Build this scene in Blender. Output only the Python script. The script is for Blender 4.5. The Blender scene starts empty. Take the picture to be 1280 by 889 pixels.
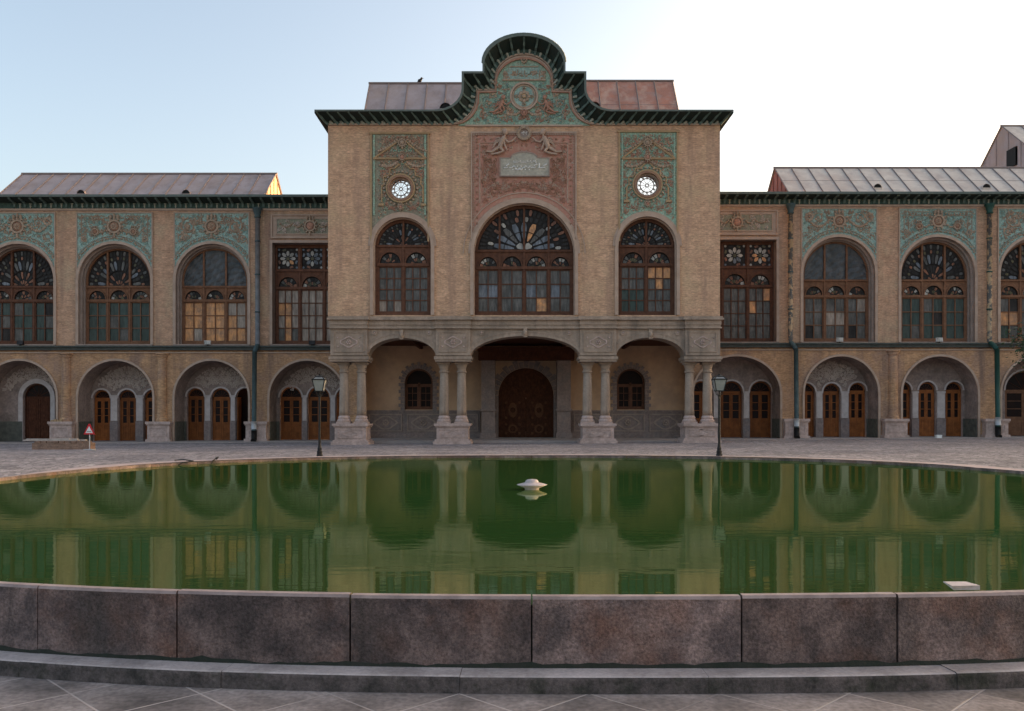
import bpy, math, random
from mathutils import Vector, noise as mnoise
from math import sin, cos, pi, sqrt, radians

scene = bpy.context.scene
COL = scene.collection
F, HC, HOR = 1100.0, 1.6, 521.0          # focal length in reference pixels, eye height, horizon row

# ------------------------------------------------------------------ camera
cam_d = bpy.data.cameras.new('camera')
cam = bpy.data.objects.new('camera', cam_d)
COL.objects.link(cam)
cam.location = (0, 0, HC)
cam.rotation_euler = (radians(90), 0, 0)
cam_d.sensor_width = 36.0
cam_d.lens = 36.0 * F / 1280
cam_d.shift_y = (HOR - 444.5) / 1280
cam_d.clip_end = 3000
scene.camera = cam

# ------------------------------------------------------------------ world, sun, exposure
SUN_EL, SUN_AZ = radians(8.0), radians(68.0)      # azimuth from +Y towards +X: low, behind the right wing
world = bpy.data.worlds.new('World')
scene.world = world
world.use_nodes = True
wn = world.node_tree
bg = wn.nodes['Background']
sky = wn.nodes.new('ShaderNodeTexSky')
sky.sky_type = 'NISHITA'
sky.sun_disc = False
sky.sun_elevation = SUN_EL
sky.sun_rotation = SUN_AZ
sky.air_density = 0.75
sky.dust_density = 5.0
sky.ozone_density = 0.0
wn.links.new(sky.outputs[0], bg.inputs[0])
bg.inputs[1].default_value = 0.15
sun_d = bpy.data.lights.new('sun', 'SUN')
sun_d.energy = 4.0
sun_d.angle = radians(0.5)
sun_d.color = (1.0, 0.66, 0.34)
sun = bpy.data.objects.new('sun', sun_d)
COL.objects.link(sun)
sdir = Vector((sin(SUN_AZ) * cos(SUN_EL), cos(SUN_AZ) * cos(SUN_EL), sin(SUN_EL)))
sun.rotation_euler = sdir.to_track_quat('Z', 'Y').to_euler()
sun.location = sdir * 80
vs = scene.view_settings
vs.view_transform = 'Standard'
vs.look = 'None'
vs.gamma = 1.0
vs.exposure = 1.92
scene.cycles.max_bounces = 6
scene.cycles.use_denoising = True

# ------------------------------------------------------------------ materials
def mat(name, c1, c2=None, scale=3.0, rough=0.85, bump=0.0, bscale=20.0, c3=None, scale3=0.6, brick=None,
        metallic=0.0, spec=0.3, detail=6.0, lo=0.35, hi=0.65, objvar=0.0, cell=None, stain=None, grain=None):
    m = bpy.data.materials.new(name)
    m.use_nodes = True
    nt = m.node_tree
    N, L = nt.nodes, nt.links
    b = N['Principled BSDF']
    b.inputs['Roughness'].default_value = rough
    b.inputs['Metallic'].default_value = metallic
    b.inputs['Specular IOR Level'].default_value = spec
    tc = N.new('ShaderNodeTexCoord')
    co = tc.outputs['Object']
    def rgb(c): return (c[0], c[1], c[2], 1)
    def noise(sc, det=detail, vec=co):
        n = N.new('ShaderNodeTexNoise')
        n.inputs['Scale'].default_value = sc
        n.inputs['Detail'].default_value = det
        n.inputs['Roughness'].default_value = 0.65
        L.new(vec, n.inputs['Vector'])
        return n.outputs['Fac']
    def rng(fac, a, bb):
        r = N.new('ShaderNodeMapRange')
        r.inputs[1].default_value = a
        r.inputs[2].default_value = bb
        L.new(fac, r.inputs[0])
        return r.outputs[0]
    def mix(fac, A, B, mode='MIX'):
        x = N.new('ShaderNodeMix')
        x.data_type = 'RGBA'
        x.blend_type = mode
        if isinstance(fac, float): x.inputs[0].default_value = fac
        else: L.new(fac, x.inputs[0])
        for i, v in ((6, A), (7, B)):
            if isinstance(v, tuple): x.inputs[i].default_value = rgb(v)
            else: L.new(v, x.inputs[i])
        return x.outputs[2]
    heights = []
    color = tuple(c1)
    if c2 is not None:
        color = mix(rng(noise(scale), lo, hi), tuple(c1), tuple(c2))
    if cell is not None:                       # cobbles
        v = N.new('ShaderNodeTexVoronoi'); v.inputs['Scale'].default_value = cell[0]
        L.new(co, v.inputs['Vector'])
        hs = N.new('ShaderNodeSeparateColor'); L.new(v.outputs['Color'], hs.inputs[0])
        color = mix(hs.outputs[0], color, tuple(cell[1]))
        v2 = N.new('ShaderNodeTexVoronoi'); v2.feature = 'DISTANCE_TO_EDGE'; v2.inputs['Scale'].default_value = cell[0]
        L.new(co, v2.inputs['Vector'])
        e = rng(v2.outputs['Distance'], 0.02, 0.12)
        color = mix(e, tuple(cell[2]), color)
        heights.append((e, 0.6))
    if brick is not None:
        bw, bh, cm = brick[:3]
        sp = N.new('ShaderNodeSeparateXYZ'); L.new(co, sp.inputs[0])
        ad = N.new('ShaderNodeMath'); ad.operation = 'ADD'
        L.new(sp.outputs[0], ad.inputs[0]); L.new(sp.outputs[1], ad.inputs[1])
        cb = N.new('ShaderNodeCombineXYZ'); L.new(ad.outputs[0], cb.inputs[0]); L.new(sp.outputs[2], cb.inputs[1])
        t = N.new('ShaderNodeTexBrick')
        t.inputs['Scale'].default_value = 1.0
        t.inputs['Brick Width'].default_value = bw
        t.inputs['Row Height'].default_value = bh
        t.inputs['Mortar Size'].default_value = bh * 0.09
        t.inputs['Mortar Smooth'].default_value = 0.3
        t.inputs['Color1'].default_value = (0.83, 0.82, 0.81, 1)
        t.inputs['Color2'].default_value = (1.13, 1.12, 1.10, 1)
        t.inputs['Mortar'].default_value = rgb(cm)
        L.new(cb.outputs[0], t.inputs['Vector'])
        color = mix(1.0, color, t.outputs['Color'], 'MULTIPLY')
        iv = N.new('ShaderNodeMath'); iv.operation = 'SUBTRACT'; iv.inputs[0].default_value = 1.0
        L.new(t.outputs['Fac'], iv.inputs[1])
        heights.append((iv.outputs[0], 0.5))
    if c3 is not None:
        color = mix(rng(noise(scale3, 4), 0.48, 0.72), color, tuple(c3))
    if stain is not None:                      # vertical runs of dirt
        mp = N.new('ShaderNodeMapping'); mp.inputs['Scale'].default_value = (1.6, 1.6, 0.16)
        L.new(co, mp.inputs[0])
        color = mix(rng(noise(1.1, 5, mp.outputs[0]), 0.50, 0.72), color, tuple(stain))
    if grain is not None:                      # fine mottling: (scale xy, scale z, strength)
        mp = N.new('ShaderNodeMapping'); mp.inputs['Scale'].default_value = (grain[0], grain[0], grain[1])
        L.new(co, mp.inputs[0])
        gv_ = noise(1.0, 3, mp.outputs[0])
        r = N.new('ShaderNodeMapRange'); r.inputs[1].default_value = .3; r.inputs[2].default_value = .7
        r.inputs[3].default_value = 1 - grain[2]; r.inputs[4].default_value = 1 + grain[2]
        L.new(gv_, r.inputs[0])
        cbn = N.new('ShaderNodeCombineColor')
        for i_ in range(3): L.new(r.outputs[0], cbn.inputs[i_])
        color = mix(1.0, color, cbn.outputs[0], 'MULTIPLY')
    if objvar:
        oi = N.new('ShaderNodeObjectInfo')
        mr = N.new('ShaderNodeMapRange'); mr.inputs[3].default_value = 1 - objvar; mr.inputs[4].default_value = 1 + objvar
        L.new(oi.outputs['Random'], mr.inputs[0])
        hv = N.new('ShaderNodeHueSaturation')
        L.new(mr.outputs[0], hv.inputs['Value'])
        if isinstance(color, tuple): hv.inputs['Color'].default_value = rgb(color)
        else: L.new(color, hv.inputs['Color'])
        color = hv.outputs[0]
    if isinstance(color, tuple): b.inputs['Base Color'].default_value = rgb(color)
    else: L.new(color, b.inputs['Base Color'])
    if bump or heights:
        if bump: heights.append((noise(bscale, 5), bump))
        prev = None
        for h, s in heights:
            bp = N.new('ShaderNodeBump')
            bp.inputs['Strength'].default_value = min(1.0, s)
            bp.inputs['Distance'].default_value = 0.02
            L.new(h, bp.inputs['Height'])
            if prev: L.new(prev, bp.inputs['Normal'])
            prev = bp.outputs[0]
        L.new(prev, b.inputs['Normal'])
    return m

M = {}
M['brick'] = mat('upper brick', (.53, .33, .225), (.41, .25, .165), 2.2, brick=(.25, .08, (1.14, 1.12, 1.08)), c3=(.46, .335, .22), scale3=.9, bump=.3, bscale=26, stain=(.28, .175, .13), grain=(7, 26, .32))
M['brick_tan'] = mat('tan pavilion brick', (.60, .38, .255), (.47, .29, .19), 2.2, brick=(.25, .08, (1.14, 1.12, 1.08)), c3=(.52, .36, .225), scale3=.8, bump=.3, bscale=26, stain=(.36, .225, .16), grain=(7, 26, .32))
M['brick_low'] = mat('lower brick', (.50, .30, .17), (.37, .215, .125), 2.2, brick=(.25, .08, (1.1, 1.05, 1.0)), c3=(.33, .21, .16), scale3=.9, bump=.3, bscale=26, stain=(.22, .14, .105), grain=(7, 26, .32))  # ochre brick, its colour also darkened for the weaker light low down
M['stone'] = mat('grey portico stone', (.40, .30, .235), (.30, .225, .175), 2.2, bump=.3, bscale=14, c3=(.25, .195, .15), scale3=.9, stain=(.18, .14, .115), grain=(9, 9, .15))
M['stone_pale'] = mat('pale stone', (.52, .385, .345), (.38, .28, .25), 3.0, bump=.3, bscale=16, c3=(.32, .24, .21), scale3=1.2, grain=(9, 9, .18))
M['trim'] = mat('pinkish stucco trim', (.46, .34, .27), (.37, .26, .20), 3.0, bump=.15, bscale=20)
M['trim_grey'] = mat('grey stucco trim', (.36, .275, .235), (.26, .20, .17), 3.0, bump=.15, bscale=20)
M['peach'] = mat('peach plaster', (.56, .36, .23), (.46, .29, .19), 1.4, bump=.08, bscale=12, c3=(.40, .27, .19), scale3=.7)
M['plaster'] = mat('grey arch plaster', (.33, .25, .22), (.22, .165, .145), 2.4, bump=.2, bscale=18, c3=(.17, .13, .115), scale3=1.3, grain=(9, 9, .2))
M['plaster_relief'] = mat('pale plaster relief', (.56, .465, .41), (.44, .36, .315), 5.0)
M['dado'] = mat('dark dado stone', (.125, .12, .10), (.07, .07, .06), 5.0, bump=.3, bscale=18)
M['dado_grey'] = mat('carved grey dado', (.28, .21, .19), (.20, .15, .138), 3.0, bump=.3, bscale=14, c3=(.19, .165, .165), scale3=1.4, grain=(10, 10, .2))
M['pillar'] = mat('whitewashed pillar', (.56, .49, .47), (.44, .37, .35), 4.0, bump=.15)
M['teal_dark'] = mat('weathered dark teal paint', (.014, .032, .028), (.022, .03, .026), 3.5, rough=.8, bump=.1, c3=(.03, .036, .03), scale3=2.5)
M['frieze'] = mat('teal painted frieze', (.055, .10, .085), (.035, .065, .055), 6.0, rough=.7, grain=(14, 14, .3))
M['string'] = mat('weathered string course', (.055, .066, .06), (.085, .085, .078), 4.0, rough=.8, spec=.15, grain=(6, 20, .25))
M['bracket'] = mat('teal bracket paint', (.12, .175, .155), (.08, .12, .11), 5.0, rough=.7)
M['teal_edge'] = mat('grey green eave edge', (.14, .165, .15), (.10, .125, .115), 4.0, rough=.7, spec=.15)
M['fleck'] = mat('pale stucco rosette', (.40, .40, .33), (.28, .29, .24), 6.0)
M['tile'] = mat('teal glazed tile', (.19, .31, .275), (.29, .405, .36), 6.0, rough=.55, bump=.6, bscale=14, c3=(.31, .27, .21), scale3=9.0, spec=.3, grain=(16, 16, .4))
M['tile_green'] = mat('green glazed tile', (.20, .325, .25), (.29, .405, .31), 6.0, rough=.55, bump=.6, bscale=14, c3=(.31, .27, .20), scale3=9.0, spec=.3, grain=(16, 16, .4))
M['tile_dull'] = mat('dull olive stucco', (.19, .20, .14), (.27, .245, .18), 7.0, rough=.6, bump=.6, bscale=14, c3=(.22, .155, .115), scale3=4.5, grain=(16, 16, .3))
M['relief'] = mat('beige stucco relief', (.44, .325, .24), (.28, .20, .145), 6.0, bump=.3, bscale=25)
M['relief_pink'] = mat('pink terracotta relief', (.44, .235, .165), (.34, .18, .13), 6.0, bump=.3, bscale=25)
M['terra'] = mat('terracotta panel', (.45, .215, .165), (.37, .19, .135), 7.0, bump=.7, bscale=14, c3=(.48, .31, .24), scale3=7.0)
M['terra_dark'] = mat('dark terracotta relief', (.24, .125, .085), (.33, .20, .13), 6.0)
M['ochre_trim'] = mat('ochre strip', (.42, .285, .16), (.34, .225, .13), 5.0)
M['wood'] = mat('dark red brown timber', (.15, .068, .042), (.095, .043, .028), 6.0, rough=.7, spec=.15, bump=.15, bscale=40, objvar=.22)
M['wood_mid'] = mat('weathered brown timber', (.215, .105, .060), (.14, .068, .04), 6.0, rough=.7, spec=.15, bump=.15, bscale=40, objvar=.15)
M['wood_door'] = mat('orange brown door', (.30, .10, .030), (.18, .058, .019), 4.0, rough=.65, spec=.15, bump=.2, bscale=40, objvar=.28)
M['wood_dark'] = mat('dark portal wood', (.10, .036, .019), (.058, .022, .013), 5.0, rough=.7, spec=.1, bump=.3, bscale=30, grain=(20, 6, .3))
M['inlay'] = mat('carved door inlay', (.17, .075, .038), (.11, .048, .025), 9.0, rough=.7, spec=.1)
M['lead'] = mat('dark leading', (.020, .016, .015), rough=.7)
def glass(name, c1, c2, rough=.2, spec=.22, sc=2.0):
    return mat(name, c1, c2, sc, rough=rough, spec=spec, bump=.05, bscale=6, grain=(11, 1.6, .45))
M['g_grey'] = glass('grey curtain pane', (.125, .115, .11), (.07, .066, .065))
M['g_pale'] = glass('pale paper pane', (.33, .27, .225), (.25, .20, .17), .3)
M['g_amber'] = mat('amber pane with painted reflection', (.62, .30, .13), (.36, .20, .12), 3.0, rough=.35, spec=.2, lo=.42, hi=.62, grain=(11, 3, .3))  # reflection of a sunlit building put into the colour as amber patches
M['g_teal'] = glass('green pane', (.030, .055, .052), (.05, .065, .062))
M['g_dark'] = glass('dark pane', (.022, .019, .019), (.04, .036, .036), .3, .12)
M['g_blue'] = glass('blue grey stained piece', (.16, .175, .205), (.10, .11, .135))
M['g_white'] = glass('milky stained piece', (.40, .37, .33), (.30, .28, .26))
M['g_red'] = glass('red brown stained piece', (.24, .10, .06), (.16, .07, .045))
M['g_olive'] = glass('olive stained piece', (.12, .10, .055), (.07, .062, .04))
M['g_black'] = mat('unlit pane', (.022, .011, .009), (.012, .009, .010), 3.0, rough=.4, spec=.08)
M['plastic'] = mat('dark plastic sheet', (.030, .034, .038), (.085, .085, .09), 2.6, rough=.35, bump=1.0, bscale=4.0, spec=.35)
M['roof'] = mat('mauve grey sheet roof', (.40, .325, .32), (.33, .265, .26), 1.2, rough=.8, spec=.12, bump=.15, bscale=6, c3=(.38, .285, .25), scale3=.6, stain=(.27, .21, .20))
M['roof_pale'] = mat('pale grey sheet roof', (.64, .555, .485), (.53, .455, .40), 1.2, rough=.8, spec=.12, bump=.15, bscale=6, c3=(.53, .43, .37), scale3=.6, stain=(.44, .37, .335))
M['rust'] = mat('rusted sheet roof', (.44, .20, .145), (.32, .165, .13), 1.6, rough=.85, spec=.1, bump=.2, bscale=8, c3=(.40, .29, .26), scale3=1.1, stain=(.50, .34, .27))
M['gable'] = mat('gable sheet', (.42, .27, .17), (.34, .21, .13), 2.0, rough=.7)
M['gable_red'] = mat('red brown gable sheet', (.30, .11, .085), (.24, .09, .07), 2.0, rough=.7)
M['seam'] = mat('roof seam', (.22, .17, .16), rough=.7)
M['black'] = mat('matt black', (.012, .011, .011), rough=.8)
M['iron'] = mat('black painted iron', (.014, .013, .014), (.022, .019, .019), 8.0, rough=.5, spec=.2)
M['pipe'] = mat('blue grey pipe paint', (.20, .20, .21), (.13, .135, .14), 4.0, rough=.6, spec=.2, bump=.1)
M['pipe_teal'] = mat('dark teal pipe paint', (.045, .072, .078), (.065, .095, .098), 3.0, rough=.6, spec=.2, grain=(9, 3, .25))
M['pipe_green'] = mat('dark green pipe paint', (.012, .055, .045), (.02, .07, .055), 3.0, rough=.5)
M['pipe_peel'] = mat('peeling pipe paint', (.09, .085, .08), (.40, .28, .17), 3.2, rough=.7, lo=.47, hi=.54, bump=.3)
M['pipe_grey'] = mat('light pipe mend', (.42, .43, .45), rough=.5)
M['lampglass'] = mat('frosted lamp glass', (.27, .26, .25), (.20, .195, .19), 5.0, rough=.3, spec=.35)
M['red'] = mat('sign red', (.55, .02, .03), rough=.4)
M['white'] = mat('white paint', (.78, .77, .76), (.68, .67, .66), 6.0, rough=.5)
M['marble'] = mat('white marble', (.52, .43, .42), (.40, .33, .32), 5.0, rough=.5, grain=(30, 30, .15))
M['pool'] = mat('rust stained pool stone', (.25, .175, .160), (.095, .071, .070), 3.6, rough=.75, bump=.9, bscale=60, c3=(.16, .082, .060), scale3=2.0, objvar=.28, spec=.25, stain=(.062, .05, .047), detail=15, grain=(55, 55, .45), lo=.40, hi=.60)
M['pool_top'] = mat('worn pale rim', (.38, .29, .27), (.24, .18, .17), 7.0, rough=.7)
M['moss'] = mat('damp dark moss', (.022, .03, .022), (.04, .04, .034), 9.0, rough=.9, bump=.6, bscale=40)
M['kerb'] = mat('grey kerb stone', (.52, .445, .43), (.40, .34, .325), 5.0, rough=.8, spec=.15, bump=.3, bscale=25, c3=(.27, .23, .22), scale3=2.4, grain=(40, 40, .2))
M['kerb_side'] = mat('dirty kerb face', (.15, .12, .115), (.06, .052, .05), 7.0, rough=.85, spec=.15, bump=.6, bscale=45, c3=(.03, .035, .024), scale3=5.0, grain=(50, 50, .3))
M['coping'] = mat('pinkish coping', (.52, .40, .37), (.42, .315, .29), 3.0, bump=.15)
M['rubble'] = mat('old brown brick', (.30, .19, .14), (.20, .13, .10), 4.0, brick=(.22, .075, (.9, .85, .8)), bump=.3, grain=(20, 20, .3))
M['plank'] = mat('weathered plank', (.50, .44, .40), (.34, .28, .25), 5.0, rough=.8)
M['step'] = mat('step stone', (.36, .30, .28), (.28, .235, .22), 2.5, bump=.2)
M['bark'] = mat('bark', (.10, .07, .05), (.06, .045, .035), 9.0, rough=.95, bump=.6)
M['leaf'] = mat('dark green leaf', (.045, .075, .03), (.03, .05, .022), 3.0, rough=.6, objvar=0)
M['leaf_red'] = mat('reddish leaf', (.22, .085, .05), (.12, .07, .035), 3.0, rough=.6)
M['bird'] = mat('dark feather', (.02, .018, .02), rough=.7)

def material_ground():
    m = bpy.data.materials.new('court ground')
    m.use_nodes = True
    nt = m.node_tree; N, L = nt.nodes, nt.links
    b = N['Principled BSDF']; b.inputs['Roughness'].default_value = .8
    b.inputs['Specular IOR Level'].default_value = .3
    tc = N.new('ShaderNodeTexCoord'); co = tc.outputs['Object']
    def noise(s, d=6):
        n = N.new('ShaderNodeTexNoise'); n.inputs['Scale'].default_value = s; n.inputs['Detail'].default_value = d
        L.new(co, n.inputs['Vector']); return n.outputs['Fac']
    def ramp(fac, stops):
        r = N.new('ShaderNodeValToRGB'); L.new(fac, r.inputs[0])
        e = r.color_ramp.elements
        while len(e) < len(stops): e.new(.5)
        for i, (p, c) in enumerate(stops):
            e[i].position = p; e[i].color = (*c, 1)
        return r.outputs[0]
    def mix(f, A, B, mode='MIX'):
        x = N.new('ShaderNodeMix'); x.data_type = 'RGBA'; x.blend_type = mode
        if isinstance(f, float): x.inputs[0].default_value = f
        else: L.new(f, x.inputs[0])
        for i, v in ((6, A), (7, B)):
            if isinstance(v, tuple): x.inputs[i].default_value = (*v, 1)
            else: L.new(v, x.inputs[i])
        return x.outputs[2]
    # diamond paving
    mp = N.new('ShaderNodeMapping'); mp.inputs['Rotation'].default_value = (0, 0, radians(45)); mp.inputs['Location'].default_value = (.1, .33, 0)
    L.new(co, mp.inputs[0])
    t = N.new('ShaderNodeTexBrick'); t.offset = 0.0; t.inputs['Scale'].default_value = 1.0
    t.inputs['Brick Width'].default_value = .53; t.inputs['Row Height'].default_value = .53
    t.inputs['Mortar Size'].default_value = .008; t.inputs['Mortar Smooth'].default_value = .4
    t.inputs['Color1'].default_value = (.8, .8, .8, 1); t.inputs['Color2'].default_value = (1.15, 1.13, 1.12, 1); t.inputs['Mortar'].default_value = (1, 1, 1, 1)
    L.new(mp.outputs[0], t.inputs['Vector'])
    slab = ramp(noise(2.2), [(.32, (.13, .108, .10)), (.5, (.24, .20, .185)), (.66, (.35, .295, .275))])
    slab = mix(1.0, slab, t.outputs['Color'], 'MULTIPLY')
    slab = mix(1.0, slab, ramp(noise(28, 8), [(.35, (.75, .75, .75)), (.65, (1.2, 1.2, 1.2))]), 'MULTIPLY')
    jf = N.new('ShaderNodeMath'); jf.operation = 'MULTIPLY'; L.new(t.outputs['Fac'], jf.inputs[0])
    L.new(ramp(noise(1.3), [(.35, (.25, .25, .25)), (.6, (1, 1, 1))]), jf.inputs[1])
    pav = mix(jf.outputs[0], slab, (.50, .42, .385))
    # cobbles
    v = N.new('ShaderNodeTexVoronoi'); v.inputs['Scale'].default_value = 7.5; L.new(co, v.inputs['Vector'])
    sc = N.new('ShaderNodeSeparateColor'); L.new(v.outputs['Color'], sc.inputs[0])
    cob = ramp(sc.outputs[0], [(.0, (.175, .15, .147)), (.45, (.32, .273, .268)), (1.0, (.50, .43, .42))])
    v2 = N.new('ShaderNodeTexVoronoi'); v2.feature = 'DISTANCE_TO_EDGE'; v2.inputs['Scale'].default_value = 7.5; L.new(co, v2.inputs['Vector'])
    ed = ramp(v2.outputs['Distance'], [(.02, (.45, .45, .45)), (.10, (1, 1, 1))])
    cob = mix(1.0, cob, ed, 'MULTIPLY')
    cob = mix(1.0, cob, ramp(noise(.45, 4), [(.35, (.72, .72, .74)), (.65, (1.1, 1.08, 1.06))]), 'MULTIPLY')
    sp = N.new('ShaderNodeSeparateXYZ'); L.new(co, sp.inputs[0])
    mr = N.new('ShaderNodeMapRange'); mr.inputs[1].default_value = 12; mr.inputs[2].default_value = 12.2; L.new(sp.outputs[1], mr.inputs[0])
    c = mix(mr.outputs[0], pav, cob)
    L.new(c, b.inputs['Base Color'])
    bp = N.new('ShaderNodeBump'); bp.inputs['Strength'].default_value = .35; bp.inputs['Distance'].default_value = .01
    L.new(noise(30), bp.inputs['Height'])
    bp2 = N.new('ShaderNodeBump'); bp2.inputs['Strength'].default_value = .6; bp2.inputs['Distance'].default_value = .012; bp2.invert = True
    L.new(t.outputs['Fac'], bp2.inputs['Height']); L.new(bp.outputs[0], bp2.inputs['Normal']); L.new(bp2.outputs[0], b.inputs['Normal'])
    return m

def material_water():
    m = bpy.data.materials.new('green pond water')
    m.use_nodes = True
    nt = m.node_tree; N, L = nt.nodes, nt.links
    N.remove(N['Principled BSDF'])
    out = N['Material Output']
    dif = N.new('ShaderNodeBsdfDiffuse'); dif.inputs[0].default_value = (.024, .070, .018, 1)
    glo = N.new('ShaderNodeBsdfGlossy'); glo.inputs[0].default_value = (.97, 1.0, .70, 1); glo.inputs['Roughness'].default_value = .03
    fr = N.new('ShaderNodeFresnel'); fr.inputs[0].default_value = 7.0
    tc = N.new('ShaderNodeTexCoord')
    mp = N.new('ShaderNodeMapping'); mp.inputs['Scale'].default_value = (.9, 2.2, 1); L.new(tc.outputs['Object'], mp.inputs[0])
    n = N.new('ShaderNodeTexNoise'); n.inputs['Scale'].default_value = 2.6; n.inputs['Detail'].default_value = 3; L.new(mp.outputs[0], n.inputs['Vector'])
    bp = N.new('ShaderNodeBump'); bp.inputs['Strength'].default_value = .022; bp.inputs['Distance'].default_value = .05
    L.new(n.outputs['Fac'], bp.inputs['Height'])
    for s in (glo, fr): L.new(bp.outputs[0], s.inputs['Normal'])
    ms = N.new('ShaderNodeMixShader'); L.new(fr.outputs[0], ms.inputs[0]); L.new(dif.outputs[0], ms.inputs[1]); L.new(glo.outputs[0], ms.inputs[2])
    L.new(ms.outputs[0], out.inputs[0])
    return m

# ------------------------------------------------------------------ helpers
def PX(px, D): return (px - 640) * D / F
def PZ(py, D): return HC + (HOR - py) * D / F

class MB:
    def __init__(s): s.v = []; s.f = []; s.m = []
    def q(s, pts, mi=0):
        n = len(s.v); s.v += [tuple(p) for p in pts]; s.f.append(tuple(range(n, n + len(pts)))); s.m.append(mi)
    def box(s, x0, x1, y0, y1, z0, z1, mi=0):
        n = len(s.v)
        s.v += [(x, y, z) for x in (x0, x1) for y in (y0, y1) for z in (z0, z1)]
        for f in ((0, 1, 3, 2), (4, 6, 7, 5), (0, 4, 5, 1), (2, 3, 7, 6), (0, 2, 6, 4), (1, 5, 7, 3)):
            s.f.append(tuple(n + i for i in f)); s.m.append(mi)
    def cbox(s, cx, cy, z0, w, d, h, mi=0): s.box(cx - w / 2, cx + w / 2, cy - d / 2, cy + d / 2, z0, z0 + h, mi)
    def prism(s, pts, y0, y1, mi=0, sides=True):          # outline in x,z
        s.q([(x, y0, z) for x, z in pts], mi)
        if sides:
            k = len(pts)
            for i in range(k):
                a, b = pts[i], pts[(i + 1) % k]
                s.q([(a[0], y0, a[1]), (a[0], y1, a[1]), (b[0], y1, b[1]), (b[0], y0, b[1])], mi)
    def band(s, inner, outer, y0, y1, mi=0, closed=False):   # ribbon between two polylines, front at y0
        k = len(inner)
        for i in range(k if closed else k - 1):
            j = (i + 1) % k
            a, b, c, d = inner[i], inner[j], outer[j], outer[i]
            s.q([(a[0], y0, a[1]), (b[0], y0, b[1]), (c[0], y0, c[1]), (d[0], y0, d[1])], mi)
            s.q([(a[0], y1, a[1]), (b[0], y1, b[1]), (b[0], y0, b[1]), (a[0], y0, a[1])], mi)
            s.q([(d[0], y0, d[1]), (c[0], y0, c[1]), (c[0], y1, c[1]), (d[0], y1, d[1])], mi)
    def arch(s, cx, half, spring, bottom, rise, w, y0, y1, mi=0, n=20):
        inn, out = [], []
        if bottom is not None:
            inn.append((cx - half, bottom)); out.append((cx - half - w, bottom))
        for i in range(n + 1):
            a = pi - pi * i / n
            inn.append((cx + half * cos(a), spring + rise * sin(a)))
            out.append((cx + (half + w) * cos(a), spring + (rise + w) * sin(a)))
        if bottom is not None:
            inn.append((cx + half, bottom)); out.append((cx + half + w, bottom))
        s.band(inn, out, y0, y1, mi)
    def ring(s, cx, cz, r0, r1, y0, y1, mi=0, n=24):
        inn = [(cx + r0 * cos(2 * pi * i / n), cz + r0 * sin(2 * pi * i / n)) for i in range(n)]
        out = [(cx + r1 * cos(2 * pi * i / n), cz + r1 * sin(2 * pi * i / n)) for i in range(n)]
        s.band(inn, out, y0, y1, mi, True)
    def disc(s, cx, cz, r, y, mi=0, n=20, rz=None):
        rz = rz or r
        s.q([(cx + r * cos(2 * pi * i / n), y, cz + rz * sin(2 * pi * i / n)) for i in range(n)], mi)
    def frame(s, x0, x1, z0, z1, w, y0, y1, mi=0):
        s.box(x0, x0 + w, y0, y1, z0, z1, mi); s.box(x1 - w, x1, y0, y1, z0, z1, mi)
        s.box(x0 + w, x1 - w, y0, y1, z0, z0 + w, mi); s.box(x0 + w, x1 - w, y0, y1, z1 - w, z1, mi)
    def tube(s, pts, r, n=5, mi=0, r1=None, cap=True):
        pts = [Vector(p) for p in pts]; k = len(pts)
        r1 = r if r1 is None else r1
        base = len(s.v); up = Vector((0, 0, 1))
        for i, p in enumerate(pts):
            t = (pts[min(i + 1, k - 1)] - pts[max(i - 1, 0)]).normalized()
            ref = Vector((0, 1, 0)) if abs(t.y) < .9 else up
            u = t.cross(ref).normalized(); w = t.cross(u)
            rr = r + (r1 - r) * i / max(1, k - 1)
            for j in range(n):
                a = 2 * pi * j / n
                s.v.append(tuple(p + u * (rr * cos(a)) + w * (rr * sin(a))))
        for i in range(k - 1):
            for j in range(n):
                a = base + i * n + j; b = base + i * n + (j + 1) % n
                s.f.append((a, b, b + n, a + n)); s.m.append(mi)
        if cap:
            s.f.append(tuple(base + j for j in range(n))); s.m.append(mi)
            s.f.append(tuple(base + (k - 1) * n + j for j in reversed(range(n)))); s.m.append(mi)
    def blob(s, c, r, mi=0, nu=7, nv=4):
        rx, ry, rz = (r, r, r) if not hasattr(r, '__len__') else r
        base = len(s.v)
        s.v.append((c[0], c[1], c[2] - rz))
        for i in range(1, nv):
            t = -pi / 2 + pi * i / nv
            for j in range(nu):
                a = 2 * pi * j / nu
                s.v.append((c[0] + rx * cos(t) * cos(a), c[1] + ry * cos(t) * sin(a), c[2] + rz * sin(t)))
        s.v.append((c[0], c[1], c[2] + rz)); top = len(s.v) - 1
        for j in range(nu):
            j2 = (j + 1) % nu
            s.f.append((base, base + 1 + j2, base + 1 + j)); s.m.append(mi)
            for i in range(nv - 2):
                a = base + 1 + i * nu
                s.f.append((a + j, a + j2, a + nu + j2, a + nu + j)); s.m.append(mi)
            a = base + 1 + (nv - 2) * nu
            s.f.append((a + j, a + j2, top)); s.m.append(mi)
    def lathe(s, prof, cx, cy, n=16, mi=0, half=False):
        base = len(s.v); k = len(prof)
        for r, z in prof:
            for j in range(n):
                a = 2 * pi * j / n
                s.v.append((cx + r * cos(a), cy + r * sin(a), z))
        for i in range(k - 1):
            for j in range(n):
                a = base + i * n + j; b = base + i * n + (j + 1) % n
                s.f.append((a, b, b + n, a + n)); s.m.append(mi)
        s.f.append(tuple(base + j for j in reversed(range(n)))); s.m.append(mi)
        s.f.append(tuple(base + (k - 1) * n + j for j in range(n))); s.m.append(mi)
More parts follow.
